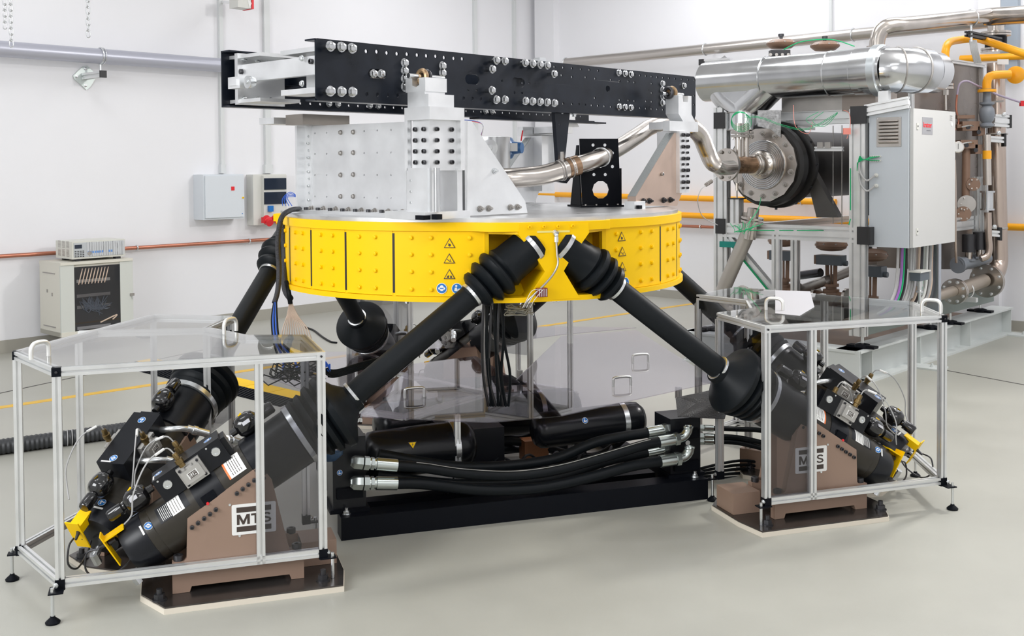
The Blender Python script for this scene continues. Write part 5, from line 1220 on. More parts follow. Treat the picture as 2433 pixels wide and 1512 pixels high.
b = MB(); b.tube(smoothpath([AT(1885, 250, 10.5), AT(1890, 300, 10.4), AT(1920, 318, 10.4), AT(1930, 290, 10.4)], 6), .0025, 5); b.tube(smoothpath([AT(2004, 262, 10.25), AT(2018, 270, 10.25), AT(2020, 300, 10.25), AT(2012, 330, 10.25)], 6), .003, 5); b.obox(AT(2012, 312, 10.25), V((.035, 0, 0)), V((0, .01, 0)), V((0, 0, .03)))
tag(b.build('red_leads', mat('pale_red', (.75, .25, .2), .5)), 'thin red leads and terminal on the right frame post', 'wires', kind='stuff')
tag(MB().tube(smoothpath([AT(1703, 420, 10.4), AT(1683, 436, 10.2), AT(1665, 452, 10.1), AT(1658, 480, 10.1), AT(1670, 515, 10.2), AT(1705, 535, 10.3)], 6), .004, 6).build('sensor_cable', WIREG), 'thin sensor cable with small coupling left of the burner post', 'cable')
tag(MB().cyl(AT(1690, 431, 10.3), AT(1678, 439, 10.15), .02, n=8).build('cable_coupling', STEEL), 'small steel coupling on the thin sensor cable', 'coupling')
# control valves
def valve(label, px, py, Y, s=1.0, body=True):
    o = AT(px, py, Y); t = thing('control_valve', label, 'valve', o - UP * .5 * s)
    b = MB(); b.lathe(o, UP, [(-.07, .03), (-.06, .12), (-.035, .165), (-.01, .172), (-.01, .18), (.01, .18), (.01, .172), (.035, .165), (.06, .12), (.07, .03)], 28) if s == 1 else b.lathe(o, UP, [(-.06 * s, .03 * s), (-.05 * s, .12 * s), (-.01 * s, .17 * s), (.01 * s, .175 * s), (.05 * s, .12 * s), (.06 * s, .03 * s)], 28)
    b.build('diaphragm_housing', BROWN, t)
    for i in range(8): a = 2 * PI * i / 8; bolt(t, o + V((math.cos(a), math.sin(a), 0)) * .168 * s + UP * .01 * s, UP, .011 * s, 'hex', STEELD)
    MB().lathe(o + UP * .06 * s, UP, [(0, .02 * s), (.03 * s, .02 * s), (.03 * s, .035 * s), (.06 * s, .035 * s)], 8).build('top_nut', BOLTD, t)
    if body:
        k = o - UP * .17; b = MB(); b.obox(k, u1 * .07, n1 * .15, UP * .055); b.lathe(k + n1 * .15 - UP * .03, n1, [(0, .03), (.04, .03)], 12); b.build('positioner_box', mat('slate_plastic', (.03, .034, .04), .4), t)
        MB().obox(k - n1 * .16, u1 * .06, n1 * .02, UP * .05).build('gauge_cover', BROWN, t)
        b = MB()
        for s_ in (-1, 1): b.bar(o - UP * .20 + n1 * .05 * s_, o - UP * .44 + n1 * .045 * s_, .025, .04)
        b.cyl(o - UP * .20, o - UP * .44, .012); b.lathe(o - UP * .44, -UP, [(0, .085), (.03, .085), (.032, .06), (.06, .06), (.062, .09), (.09, .09)], 20); b.build('yoke', BROWN, t)
        b = MB(); b.sph(o - UP * .60, .11, 20); b.cyl(o - UP * .60 - n1 * .17, o - UP * .60 + n1 * .17, .075); b.build('valve_body', BROWN, t)
        MB().lathe(o - UP * .60 - n1 * .17 , -n1, [(0, .12), (.03, .12)], 24).build('valve_flange', STEEL, t); MB().lathe(o - UP * .60 + n1 * .17, n1, [(0, .12), (.03, .12)], 24).build('valve_flange', STEEL, t)
    return t
valve('brown diaphragm control valve left of the aluminium middle post', 1862, 572, 12.3)
valve('brown diaphragm control valve between the middle and right frame posts', 1975, 582, 12.0)
valve('brown diaphragm control valve partly behind the bottom of the control cabinet', 2068, 606, 11.3)
valve('left one of two brown diaphragm heads standing above the round duct', 1856, 105, 12.4, .98, False)
valve('right one of two brown diaphragm heads standing above the round duct', 1960, 110, 12.6, .98, False)
t = thing('solenoid_box', 'black ribbed solenoid box above the duct under the left diaphragm head', 'box', AT(1850, 135, 12.3)); MB().obox(AT(1852, 128, 12.3), V((.11, 0, 0)), V((0, .06, 0)), V((0, 0, .04))).build('box_body', BOLTD, t)
for i in range(4): MB().lathe(AT(1830 + 14 * i, 130, 12.22), V((0, -1, 0)), [(0, .018), (.02, .018)], 10).build('coil_cap', STEELD, t)
t = thing('process_pipe', 'dark process pipe joining the control valves', 'pipe', AT(1960, 665, 12.3))
MB().tube([AT(1900, 655, 12.6), AT(1950, 648, 12.3)], .05, 16).build('pipe_run', mat('dark_process_pipe', (.04, .04, .045), .25, .7), t); MB().tube([AT(1905, 688, 12.2), AT(1960, 668, 12.0), AT(2060, 628, 12.4), AT(2140, 620, 12.8)], .055, 16).build('pipe_run', STEELD, t)
# stainless process piping on the right
pp = thing('process_pipe', 'long stainless pipe with flanges along the right side of the rig', 'pipe', KN(2200, 700, .25))
MB().tube([KN(2010, 772, .22), KN(2265, 692, .22)], .055, 20).build('pipe_run', mat('matt_stainless', (.40, .345, .29), .38, .75), pp)
f1 = KN(2268, 693, .22); MB().lathe(f1, -u1, [(0, .14), (.03, .14)], 28).build('pipe_flange', STEEL, pp); MB().lathe(f1, u1, [(.005, .14), (.035, .14)], 28).build('pipe_flange', STEEL, pp)
MB().tube([f1, KN(2338, 667, .22)], .075, 24).build('pipe_reducer', mat('matt_stainless', (.40, .345, .29), .38, .75), pp)
f2 = KN(2345, 668, .22); MB().lathe(f2, -u1, [(0, .19), (.03, .19)], 30).build('pipe_flange', STEEL, pp); MB().lathe(f2, u1, [(.005, .19), (.035, .19)], 30).build('pipe_flange', STEEL, pp)
for ff, rr_ in ((f1, .11), (f2, .155)):
    for i in range(8): a = 2 * PI * (i + .5) / 8; bolt(pp, ff - u1 * .03 + (n1 * math.cos(a) + UP * math.sin(a)) * rr_, -u1, .015, 'hex', ZINC)
YV = f2.y + .12
el = smoothpath([f2 + u1 * .03, AT(2362, 655, YV), AT(2372, 630, YV + .1), AT(2373, 590, YV + .12), AT(2369, 400, YV + .12), AT(2366, 150, YV + .12)], 6)
MB().tube(el, .10, 24).build('vertical_pipe', mat('rosy_stainless', (.52, .43, .37), .25, .95), pp)
ub = KN(2295, 690, .22); MB().ring(ub, u1, .085, .008, 24).build('u_bolt', ZINC, pp); MB().obox(ub - UP * .10, u1 * .03, n1 * .12, UP * .025).build('pipe_support', ALU, pp)
# valve stack on top of the vertical pipe
YT = YV + .15
b = MB(); o_ = AT(2366, 75, YT)
for z, r_ in ((0, .165), (.03, .165)): b.lathe(AT(2366, 86, YT) + UP * z, UP, [(0, r_), (.022, r_)], 28)
for z, r_ in ((0, .165), (.03, .165)): b.lathe(AT(2366, 125, YT) + UP * z, UP, [(0, r_), (.022, r_)], 28)
b.cyl(AT(2366, 40, YT), AT(2366, 85, YT), .09); b.build('stack_flange', STEEL, pp)
MB().lathe(AT(2366, 112, YT), UP, [(0, .12), (.12, .12)], 28).build('rubber_compensator', BLK, pp)
t = thing('label_tag', 'small white tag on the vertical stainless pipe below its flanges', 'tag', AT(2383, 150, YV)); MB().obox(AT(2383, 147, YV - .02), V((.065, 0, 0)), V((0, .002, 0)), V((0, 0, .03))).build('tag_sheet', WHT, t)
# clamps with profile consoles on the vertical pipe
for i, (x, y, w_) in enumerate(((2383, 278, 'upper'), (2370, 322, 'middle'), (2360, 545, 'lower'))):
    t = thing('pipe_console', w_ + ' aluminium console clamped across the vertical stainless pipe', 'bracket', AT(x, y, YV - .15))
    MB().prof(AT(x - 22, y + 8, YV - .10), AT(x + 14, y + 11, YV - .10), .07, UP, 2 if i == 0 else 1).build('console_profile', ALU, t)
    MB().obox(AT(x + 15, y + 11, YV - .10), V((.012, 0, 0)), V((0, .04, 0)), V((0, 0, .075))).build('end_cap', BK, t)
    MB().ring(AT(2369, y - 3, YV + .1), UP, .108, .012, 24).build('pipe_band', STEELD, t)
    bolt(t, AT(x + 3, y - 6, YV - .14), V((0, -1, 0)), .02, 'hex', ZINC)
# gas train
gt = thing('gas_train', 'slim vertical gas train with bellows valves and orange label', 'pipe', AT(2345, 500, YV - .3)); YG = YV - .3
MB().tube([AT(2344, 320, YG), AT(2346, 440, YG)], .045, 18).build('gas_pipe', mat('pale_stainless', (.62, .57, .52), .25, .9), gt)
MB().tube([AT(2345, 358, YG), AT(2345, 378, YG)], .048, 18).build('orange_label', YELP, gt)
b = MB(); b.lathe(AT(2346, 500, YG), UP, [(0, .075), (.02, .075), (.022, .062), (.20, .062), (.202, .08), (.222, .08)], 20); b.build('filter_body', STEELB, gt)
MB().tube(smoothpath([AT(2347, 505, YG), AT(2348, 560, YG), AT(2350, 590, YG), AT(2345, 608, YG), AT(2330, 615, YG)], 6), .04, 16).build('gas_elbow', mat('rosy_stainless', (.52, .43, .37), .25, .95), gt)
b = MB(); b.lathe(AT(2345, 258, YG), UP, [(-.22, .04), (-.2, .075), (-.18, .075), (-.16, .05), (-.13, .075), (-.06, .085), (.0, .075), (.03, .05), (.05, .08), (.07, .08), (.07, .045), (.18, .042), (.2, .075), (.22, .075)], 22); b.build('bellows_valve', mat('grey_valve_paint', (.20, .22, .25), .35), gt)
b = MB(); b.bar(AT(2350, 243, YG), AT(2385, 240, YG - .1), .02); b.build('valve_lever', STEELD, gt)
# yellow gas pipes
Yh = KN(2246, 200, .0).y - .12
tag(MB().tube(smoothpath([AT(2246, 205, Yh), AT(2246, 150, Yh), AT(2247, 118, Yh), AT(2256, 101, Yh + .1), AT(2280, 95, Yh + .35), AT(2318, 92, YG), AT(2345, 98, YG - .15), AT(2390, 113, YG - .4), AT(2470, 140, YG - .8)], 5), .043, 18).build('yellow_gas_pipe', YELP), 'yellow gas pipe bending over behind the cabinet to the right edge', 'pipe')
b = MB(); b.tube(smoothpath([AT(2345, 218, YG), AT(2345, 195, YG), AT(2352, 182, YG), AT(2370, 178, YG), AT(2400, 177, YG)], 5), .048, 18); b.lathe(AT(2345, 219, YG), UP, [(0, .10), (.03, .10)], 24); b.lathe(AT(2413, 178, YG + .05), V((-.75, -1, 0)), [(-.02, .10), (.0, .10), (.02, .06)], 24)
tag(b.build('yellow_gas_elbow', YELP), 'short yellow gas elbow with round end disc above the gas train', 'pipe')
t = thing('flexible_stub', 'narrow steel stub with double flange below the left yellow pipe end', 'pipe', AT(2246, 260, Yh))
b = MB(); b.lathe(AT(2246, 212, Yh), UP, [(0, .09), (.025, .09), (.03, .03), (.035, .09), (.06, .09)], 24); b.tube([AT(2246, 212, Yh), AT(2247, 262, Yh)], .015, 10); b.lathe(AT(2246, 226, Yh), UP, [(0, .035), (.06, .035)], 6); b.build('stub_body', STEEL, t)
# brown solenoid valve tower
vt = thing('solenoid_tower', 'stack of small brown solenoid valves and gauges right of the cabinet', 'valve', AT(2300, 520, YG + .1)); Yv = YG + .1
for (x, y, w_, h_) in ((2300, 300, 40, 22), (2325, 312, 16, 22), (2296, 343, 40, 20), (2318, 355, 16, 22)):
    MB().obox(AT(x, y, Yv), V((w_ * Yv / FPX / 2, 0, 0)), V((0, .08, 0)), V((0, 0, h_ * Yv / FPX / 2))).build('solenoid_head', BROWN, vt)
    MB().lathe(AT(x, y + 2, Yv - .08), V((0, -1, 0)), [(0, .025), (.01, .025)], 12).build('sight_glass', BOLTD, vt)
MB().tube([AT(2296, 350, Yv), AT(2294, 520, Yv)], .045, 14).build('valve_column', BROWN, vt)
for (x, y, r_) in ((2312, 438, .075), (2296, 485, .10), (2288, 508, .085)):
    o_ = AT(x, y, Yv - .05); MB().lathe(o_, V((-.3, -1, 0)), [(-.08, r_ * .8), (0, r_), (.03, r_), (.032, r_ * .4)], 22).build('valve_cover', BROWN if r_ < .1 else STEELD, vt)
    for i in range(6): a = 2 * PI * i / 6; bolt(vt, o_ + V((0, -.03, 0)) + V((math.cos(a) * r_ * .75, 0, math.sin(a) * r_ * .75)), V((-.3, -1, 0)), .010, 'cap', STEEL)
for y in (268, 290): MB().obox(AT(2292, y + 10, Yv - .02), V((.10, 0, 0)), V((0, .04, 0)), V((0, 0, .02))).build('head_rim', BROWN, vt)
o_ = AT(2275, 350, Yv - .1); MB().lathe(o_, V((-.2, -1, 0)), [(0, .065), (.04, .065), (.042, .06)], 24).build('pressure_gauge', STEEL, vt); MB().lathe(o_, V((-.2, -1, 0)), [(.043, .055), (.044, .055)], 20).build('gauge_face', WHT, vt); MB().obox(o_ + V((-.01, -.047, .01)), V((.002, 0, 0)), V((0, .001, 0)), V((0, 0, .03))).build('gauge_needle', BOLTD, vt)
for i in range(2): MB().tube(smoothpath([AT(2285, 302 + 40 * i, Yv - .1), AT(2305, 298 + 40 * i, Yv - .12), AT(2312, 300 + 40 * i, Yv - .1)], 4), .008, 6).build('flex_lead', STEELB, vt)
for (x, y) in ((2302, 574), (2328, 568)):
    t = thing('black_coil_can', '%s black cylindrical coil can above the grey valve block' % ('left' if x < 2310 else 'right'), 'valve', AT(x, 600, Yv))
    MB().lathe(AT(x, y + 25, Yv), UP, [(0, .02), (0, .075), (.20, .075), (.205, .06)], 24).build('coil_can', BOLTD, t); MB().cyl(AT(x, y + 25, Yv), AT(x, y + 48, Yv), .04).build('can_neck', STEEL, t)
    MB().lathe(AT(x, y + 46, Yv), UP, [(0, .07), (.02, .07)], 6).build('neck_flange', mat('grey_valve_paint', (.20, .22, .25), .35), t)
b = MB(); b.tube([AT(2276, 630, Yv - .05), AT(2345, 612, Yv + .2)], .075, 20); b.lathe(AT(2276, 630, Yv - .05), V((-1, -.8, 0)), [(-.02, .095), (.01, .095)], 24)
tag(b.build('grey_valve_block', mat('grey_valve_paint', (.20, .22, .25), .35)), 'grey horizontal valve block under the two black coil cans', 'valve')
tag(MB().tube(smoothpath([AT(2268, 380, Yv - .2), AT(2270, 450, Yv - .2), AT(2270, 560, Yv - .2), AT(2272, 625, Yv - .15)], 5), .014, 8).build('small_bore_tube', mat('rosy_stainless', (.52, .43, .37), .25, .95)), 'thin vertical stainless tube along the cabinet right edge', 'pipe')
tag(MB().tube(smoothpath([AT(2274, 225, Yv), AT(2272, 260, Yv), AT(2278, 290, Yv), AT(2268, 310, Yv)], 5), .012, 8).build('copper_tube', COPP), 'short bent copper tube above the solenoid tower', 'pipe')
tag(MB().tube(smoothpath([AT(2274, 225, Yv), AT(2280, 200, Yv), AT(2298, 193, Yv), AT(2325, 205, Yv), AT(2370, 225, Yv), AT(2425, 243, Yv)], 6), .012, 8).build('violet_hose', mat('violet_hose', (.42, .36, .48), .5)), 'thin violet hose arching right of the steel housing', 'hose')
tag(MB().obox(AT(2430, 246, Yv), V((.03, 0, 0)), V((0, .02, 0)), V((0, 0, .03))).build('red_connector', RED), 'red connector block at the right picture edge', 'connector')
for (x, nm) in ((2318, 'left'), (2336, 'right')): tag(MB().prof(AT(x, 420, Yv + .25), AT(x, 690, Yv + .25), .06, n1).build('rig_post', ALU), '%s slim aluminium post behind the gas train' % nm, 'post')
tag(MB().prof(AT(2218, 600, 11.9), AT(2218, 720, 11.9), .08, n1).build('rig_post', ALU), 'aluminium post below the cabinet beside the galvanised post', 'post')
# horizontal stainless supply pipe at top right, feeding the rig
sp1 = thing('supply_pipe', 'stainless pipe from above the duct elbow to the upper right edge', 'pipe', AT(2200, 60, 11))
pth = smoothpath([AT(2083, 112, 11.0), AT(2086, 90, 11.0), AT(2096, 70, 11.0), AT(2120, 60, 11.0), AT(2160, 57, 11.1), AT(2300, 42, 11.6), AT(2365, 35, 11.9)], 6)
MB().tube(pth, .078, 22).build('pipe_run', STEEL, sp1)
MB().tube([AT(2345, 40, 11.9), AT(2480, 32, 11.3)], .10, 24).build('pipe_run', STEEL, sp1)
MB().lathe(AT(2083, 114, 11.0), UP, [(0, .10), (.02, .10)], 24).build('pipe_flange', STEEL, sp1)
q_ = AT(2308, 42, 11.65); b = MB(); b.ring(q_, (pth[-2] - pth[-6]).normalized(), .085, .008, 24); b.cyl(q_ - UP * .08, q_ - UP * .26, .014, n=8); b.build('pipe_hanger', ZINC, sp1)
t = thing('console_rail', 'black and aluminium support rail under the upper right pipe hanger', 'bracket', AT(2320, 90, 11.8))
MB().prof(AT(2298, 80, 11.6), AT(2375, 96, 12.3), .06, UP).build('console_profile', BK, t)
b = MB()
for i in range(6): b.tube(smoothpath([AT(2304 + 3 * i, 95, 11.7), AT(2308 + 3 * i, 120, 11.7), AT(2316 + 3 * i, 150, 11.75)], 4), .008, 6)
tag(b.build('cable_drop', WIREG), 'grey and violet cables dropping to the steel housing top', 'cables', kind='stuff')

# ================================================================== right wall services
UW = UMAX
def RW(px, py, off=0.0): return PU(px, py, UW - off)
def wallpipe_r(name, label, p0, p1, r, m, off, clamps=(), cat='pipe'):
    t = thing(name, label, cat, RW(*p0, off)); a, c = RW(*p0, off), RW(*p1, off); d = (c - a)
    MB().tube([a - d * .0, c + d * .03], r, 20).build('pipe_tube', m, t)
    for x in clamps:
        f = (x - p0[0]) / (p1[0] - p0[0]); q = RW(x, p0[1] + (p1[1] - p0[1]) * f, off)
        MB().ring(q, n1, r + .006, .009, 24).build('pipe_clamp', ZINC, t); MB().tube([q + u1 * r, q + u1 * (off)], .01, 8).build('clamp_stud', ZINC, t)
    return t
wallpipe_r('wall_pipe', 'stainless pipe on brackets along the upper right wall', (1345, 150), (2345, 52), .082, mat('upper_stainless', (.5, .47, .44), .28, .85), .28, clamps=(1345, 1676, 2028))
wallpipe_r('gas_pipe', 'upper yellow gas pipe low on the right wall', (1268, 461), (1960, 480), .045, YELP, .10, clamps=(1278, 1905))
wallpipe_r('gas_pipe', 'lower yellow gas pipe on the right wall reaching the right edge', (1560, 509), (2440, 541), .045, YELP, .10)
wallpipe_r('gas_pipe', 'yellow gas pipe high on the right wall behind the vertical pipe', (2282, 140), (2440, 133), .045, YELP, .10)
wallpipe_r('copper_pipe', 'thin copper pipe on the right wall below the gas pipes', (1560, 535), (2060, 554), .022, COPP, .08, clamps=(1665,))
t = thing('wall_console', 'profile console under the stainless wall pipe left of the duct', 'bracket', RW(1690, 145, .3))
MB().prof(RW(1668, 148, .55), RW(1730, 144, .1), .08, UP).build('console_profile', ALU, t); MB().obox(RW(1667, 148, .56), u1 * .02, n1 * .04, UP * .045).build('end_cap', BK, t)
MB().slab([RW(1705, 145, .01), RW(1722, 132, .01), RW(1742, 150, .01), RW(1735, 160, .01)], -u1 * .01).build('console_plate', ZINC, t)
q = RW(1676, 125, .28)
tag(MB(R).box((UW - .03, RW(1975, 50)[0] * 0 + (RW(1975, 50) - R(0, 0, 0)).dot(n1) - .02, 2.9), (UW, (RW(1975, 50) - R(0, 0, 0)).dot(n1) + .02, CEIL)).build('wall_conduit', CONC), 'slim conduit rising above the right wall pipe', 'conduit')
nn_ = (RW(2405, 20) - R(0, 0, 0)).dot(n1)
tag(MB(R).box((UW - .11, nn_ - .10, 3.2), (UW - .005, nn_ + .10, CEIL - .01)).build('cable_tray', mat('blue_grey_tray', (.33, .38, .44), .5)), 'blue grey cable tray at the top right corner', 'tray')
nn_ = (RW(1228, 200) - R(0, 0, 0)).dot(n1)

# ================================================================== left wall services
NW = NMIN
def LW(px, py, off=0.0): return PN(px, py, NW + off)
def LWc(px, py, off=0.0): q = LW(px, py, off) - R(0, 0, 0); return q.dot(u1), q.z
def lbox(px0, py0, px1, py1, d0, d1, name, m, par=None):
    ua, z1 = LWc(px0, py0, d1); ub, z0 = LWc(px1, py1, d1)
    return MB(R).box((ua, NW + d0, min(z0, z1)), (ub, NW + d1, max(z0, z1))).build(name, m, par)
t = thing('wall_pipe', 'thick grey pipe along the left wall on a bracket', 'pipe', LW(300, 128, .2))
a, c = LW(-40, 113, .22), LW(560, 158, .22); MB().tube([a - (c - a) * .3, c + (c - a) * 2.2], .092, 28).build('pipe_tube', WPIPE, t)
q = LW(238, 133, .22); b = MB(); b.ring(q, u1, .098, .010, 28); b.ring(q + u1 * .03, u1, .098, .006, 28); b.cyl(q - UP * .10, q - UP * .22, .012, n=8); b.build('pipe_clamp', ZINC, t)
t = thing('wall_bracket', 'diamond base plate bracket with profile arm under the grey left pipe', 'bracket', LW(215, 180, .1))
dm = [LW(x, y, .01) for x, y in ((173, 180), (196, 158), (206, 156), (215, 165), (232, 178), (214, 206), (205, 214), (176, 188))]
MB().slab(dm, n1 * .012).build('bracket_plate', mat('pale_zinc', (.62, .68, .66), .4, .4), t)
for x, y in ((203, 163), (182, 182), (203, 204), (222, 182)): bolt(t, LW(x, y, .022), n1, .016, 'hex', ZINC)
MB().prof(LW(200, 182, .02), LW(243, 176, .34), .075, UP).build('bracket_arm', ALU, t); MB().obox(LW(245, 176, .36), n1 * .012, u1 * .04, UP * .042).build('end_cap', BK, t)
t = thing('copper_pipe', 'copper pipe along the left wall behind the rack', 'pipe', LW(300, 590, .06)); a, c = LW(-40, 612, .08), LW(690, 566, .08)
MB().tube([a, c + (c - a) * .2], .024, 14).build('pipe_tube', COPP, t)
for x, y in ((325, 589), (592, 573)): q = LW(x, y, .08); b = MB(); b.ring(q, u1, .03, .009, 18); b.cyl(q, q - n1 * .07, .008, n=6); b.build('pipe_clip', ZINC, t)
# enclosures
t = thing('switch_enclosure', 'white wall enclosure with red square button left of the socket box', 'enclosure', LW(530, 520, .1))
lbox(482, 415, 580, 519, .0, .24, 'enclosure_body', mat('enclosure_white', (.66, .70, .74), .45), t)
ua, z1 = LWc(487, 418, .255); ub, z0 = LWc(580, 515, .255); MB(R).box((ua, NW + .24, z0), (ub, NW + .262, z1)).build('enclosure_door', mat('enclosure_white', (.66, .70, .74), .45), t)
q = LW(553, 448, .262); MB().obox(q, u1 * .024, n1 * .006, UP * .026).build('red_button', RED, t); bolt(t, LW(577, 470, .262), n1, .012, 'cap', YEL)
bolt(t, LW(576, 508, .262), n1, .008, 'flat', BLUE)
t = thing('socket_box', 'grey distribution box with two dark windows and red and blue sockets', 'enclosure', LW(640, 520, .1))
lbox(601, 415, 681, 532, .0, .16, 'box_body', LGREY, t)
ua, z1 = LWc(625, 417, .2); ub, z0 = LWc(681, 530, .2); MB(R).box((ua, NW + .15, z0), (ub, NW + .21, z1)).build('box_cover', LGREY, t)
for (y0, y1) in ((424, 450), (457, 484)):
    ua, z1 = LWc(628, y0, .22); ub, z0 = LWc(680, y1, .22); MB(R).box((ua, NW + .21, z0), (ub, NW + .225, z1)).build('breaker_window', SMOKE, t)
q = LW(642, 496, .22); b = MB(); b.obox(q, u1 * .035, n1 * .03, UP * .04); b.build('blue_socket', BLUE, t)
q = LW(634, 523, .24); b = MB(); b.lathe(q, (n1 - UP * .5).normalized(), [(-.03, .06), (.03, .06), (.04, .052), (.09, .052)], 18); b.obox(q, u1 * .07, n1 * .03, UP * .04); b.build('red_socket', RED, t)
q = LW(655, 520, .24); b = MB(); b.lathe(q, (n1 - UP * .6).normalized(), [(-.03, .05), (.06, .045)], 18); b.build('red_socket', RED, t)
def conduit(label, px, w, y1, m=CONC):
    ua, z1 = LWc(px, y1); t = thing('wall_conduit', label, 'conduit', R(ua, NW, z1))
    MB(R).box((ua - w / 2, NW, z1 + .10), (ua + w / 2, NW + .05, CEIL)).build('conduit_run', m, t)
    MB(R).box((ua - w * .7, NW, z1), (ua + w * .7, NW + .06, z1 + .12)).build('conduit_foot', m, t)
    return t
conduit('narrow conduit rising from the white enclosure', 526, .055, 412); conduit('wide conduit rising from the grey socket box', 634, .09, 412)
conduit('twin conduit above the chassis left of centre', 1129, .07, 480); conduit('grey conduit on the wall right of the twin one', 1222, .06, 520)
na_ = (RW(1283, 100) - R(0, 0, 0)).dot(n1); nb_ = (RW(1328, 100) - R(0, 0, 0)).dot(n1)
struct(MB(R).box((UW - .14, na_, 0), (UW, nb_, CEIL)).build('trim_3', WALL))
t = thing('warning_sign_box', 'grey box with red and white warning sign at the top edge', 'sign', LW(560, 20, .3))
q = LW(574, 8, .45); MB().obox(q - u1 * .02, u1 * .10, n1 * .1, UP * .07).build('sign_box', LGREY, t)
MB().obox(q + u1 * .10 , u1 * .015, n1 * .11, UP * .075).build('red_panel', RED, t); MB().slab([q + u1 * .02 + n1 * .101 + UP * .06, q + u1 * .09 + n1 * .101 - UP * .0, q + u1 * .05 + n1 * .101 - UP * .07], n1 * .003).build('white_stroke', WHT, t)
MB().bar(LW(528, 5, .05), q, .03, .03).build('sign_arm', ALU, t)
# chains
def chain(label, px, y_end, Y):
    o = AT(px, y_end, Y); t = thing('hanging_chain', label, 'chain', o); n = 0; z = o.z
    me = None
    while z < 4.6:
        d = (V((1, 0, 0)) if n % 2 else V((0, 1, 0)))
        if n < 2:
            a = V((0, 1, 0)) if n % 2 else V((1, 0, 0)); pts = []
            for i in range(16):
                an = 2 * PI * i / 16; pts.append(a * math.cos(an) * .016 + UP * (math.sin(an) * .02 + (.014 if math.sin(an) > 0 else -.014)))
            l = MB().tube([V((o.x, o.y, z)) + p for p in pts + pts[:2]], .0042, 6).build('chain_link', ZINC, t)
            if n == 0: me0 = l.data
            else: me1 = l.data
        else: link('chain_link', me1 if n % 2 else me0, None, V((o.x, o.y, z)), t, smooth=0)
        z += .05; n += 1
chain('leftmost short chain hanging at the top left', 12, 60, 9.0); chain('longer chain beside the leftmost one', 27, 103, 9.0); chain('single chain hanging left of the warning sign', 210, 80, 9.2)
# rack cabinet and device
rc = ONZ(95, 806, 0)
rk = thing('server_rack', 'beige half-height network rack with dark glass door full of cables', 'rack', ONZ(200, 808, 0))
rf = -6.9  # n of the rack's front face
def RK(px, py, n_=None): q = PN(px, py, rf if n_ is None else n_) - R(0, 0, 0); return q.dot(u1), q.z
uA, zt = RK(143, 632); uB, _ = RK(315, 615); zb = RK(143, 803)[1]
zt = zt; z0_ = max(0.0, zb)
MB(R).box((uA, -7.45, z0_), (uB, rf - .02, zt)).build('rack_body', BEIGE, rk)
MB(R).box((uA, -7.46, zt), (uB, rf + .01, zt + .03)).build('rack_cap', BEIGE, rk); MB(R).box((uA, -7.46, z0_ - .0), (uB, rf + .01, z0_ + .05)).build('rack_plinth', BEIGE, rk)
ug0, ug1 = RK(176, 640)[0], RK(285, 640)[0]; zg1 = zt - .03; zg0 = RK(178, 790)[1]
MB(R).box((uA, rf - .02, z0_ + .05), (ug0, rf, zt)).build('door_stile', mat('rack_door_grey', (.60, .62, .58), .45), rk); MB(R).box((ug1, rf - .02, z0_ + .05), (uB, rf, zt)).build('door_stile', mat('rack_door_grey', (.60, .62, .58), .45), rk)
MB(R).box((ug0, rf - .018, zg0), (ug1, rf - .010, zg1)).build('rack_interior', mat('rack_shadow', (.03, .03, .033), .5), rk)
random.seed(21)
b = MB()
for i in range(26):
    ua_, ub_ = random.uniform(ug0 + .05, ug1 - .25), random.uniform(ug0 + .15, ug1 - .1)
    b.tube(smoothpath([R(ua_, rf - .006, zg1 - .35 - .06 * random.random()), R((ua_ + ub_) / 2, rf + .0, zg1 - .5), R(ub_, rf - .005, zg0 + .15 + .25 * random.random())], 4), .006, 5)
b.build('patch_cables', mat('slate_cable', (.06, .07, .09), .4), rk, kind='stuff')
b = MB()
for i in range(9): ua_ = ug0 + .05 + i * (ug1 - ug0 - .2) / 9; b.tube(smoothpath([R(ua_ + .05, rf - .006, zg1 - .02), R(ua_ + .02, rf + .002, zg1 - .12), R(ua_, rf - .004, zg1 - .20)], 4), .006, 5)
b.tube(smoothpath([R(ug0 + .3, rf, zg0 + .08), R(ug0 + .5, rf, zg0 + .15), R(ug1 - .1, rf, zg0 + .1)], 4), .008, 5)
b.build('beige_cables', WIREP, rk, kind='stuff')
for z_, m_ in ((zg1 - .16, BEIGE), (zg1 - .33, STEELD), (zg1 - .46, STEELD), (zg0 + .04, LGREY)): MB(R).box((ug0 + .03, rf - .012, z_ - .02), (ug1 - .12, rf - .006, z_ + .015)).build('patch_panel', m_, rk)
MB(R).box((ug0, rf - .004, zg0), (ug1, rf, zg1)).build('glass_door', ACRS, rk)
MB(R).box((ug1 + .12, rf, (zt + z0_) / 2 - .01), (ug1 + .17, rf + .012, (zt + z0_) / 2 + .02)).build('door_lock', STEELD, rk); MB(R).box((ug1 + .14, rf + .012, (zt + z0_) / 2 - .05), (ug1 + .15, rf + .016, (zt + z0_) / 2 - .01)).build('door_key', ZINC, rk)
b = MB()
for z_, y_ in ((.62, .25), (.58, .12)): b.obox(R(uA - .002, rf - y_ - .1, z0_ + (zt - z0_) * z_), u1 * .003, n1 * .012, UP * .018)
for k_ in range(2): b.obox(R(uA - .002, rf - .30, zt - .10 if k_ else z0_ + .10), u1 * .003, n1 * .16, UP * .006)
b.build('side_vent', STEELD, rk)
dv = thing('measurement_amplifier', 'silver measuring amplifier with keypad and slots standing on the rack', 'device', R((uA + uB) / 2, rf - .2, zt + .03))
dn_ = rf - .05
vA, _ = RK(171, 600, dn_); vB, _ = RK(297, 600, dn_); zd0 = RK(171, 617, dn_)[1]; zd1 = RK(171, 575, dn_)[1]; zd0 = max(zd0, zt + .045)
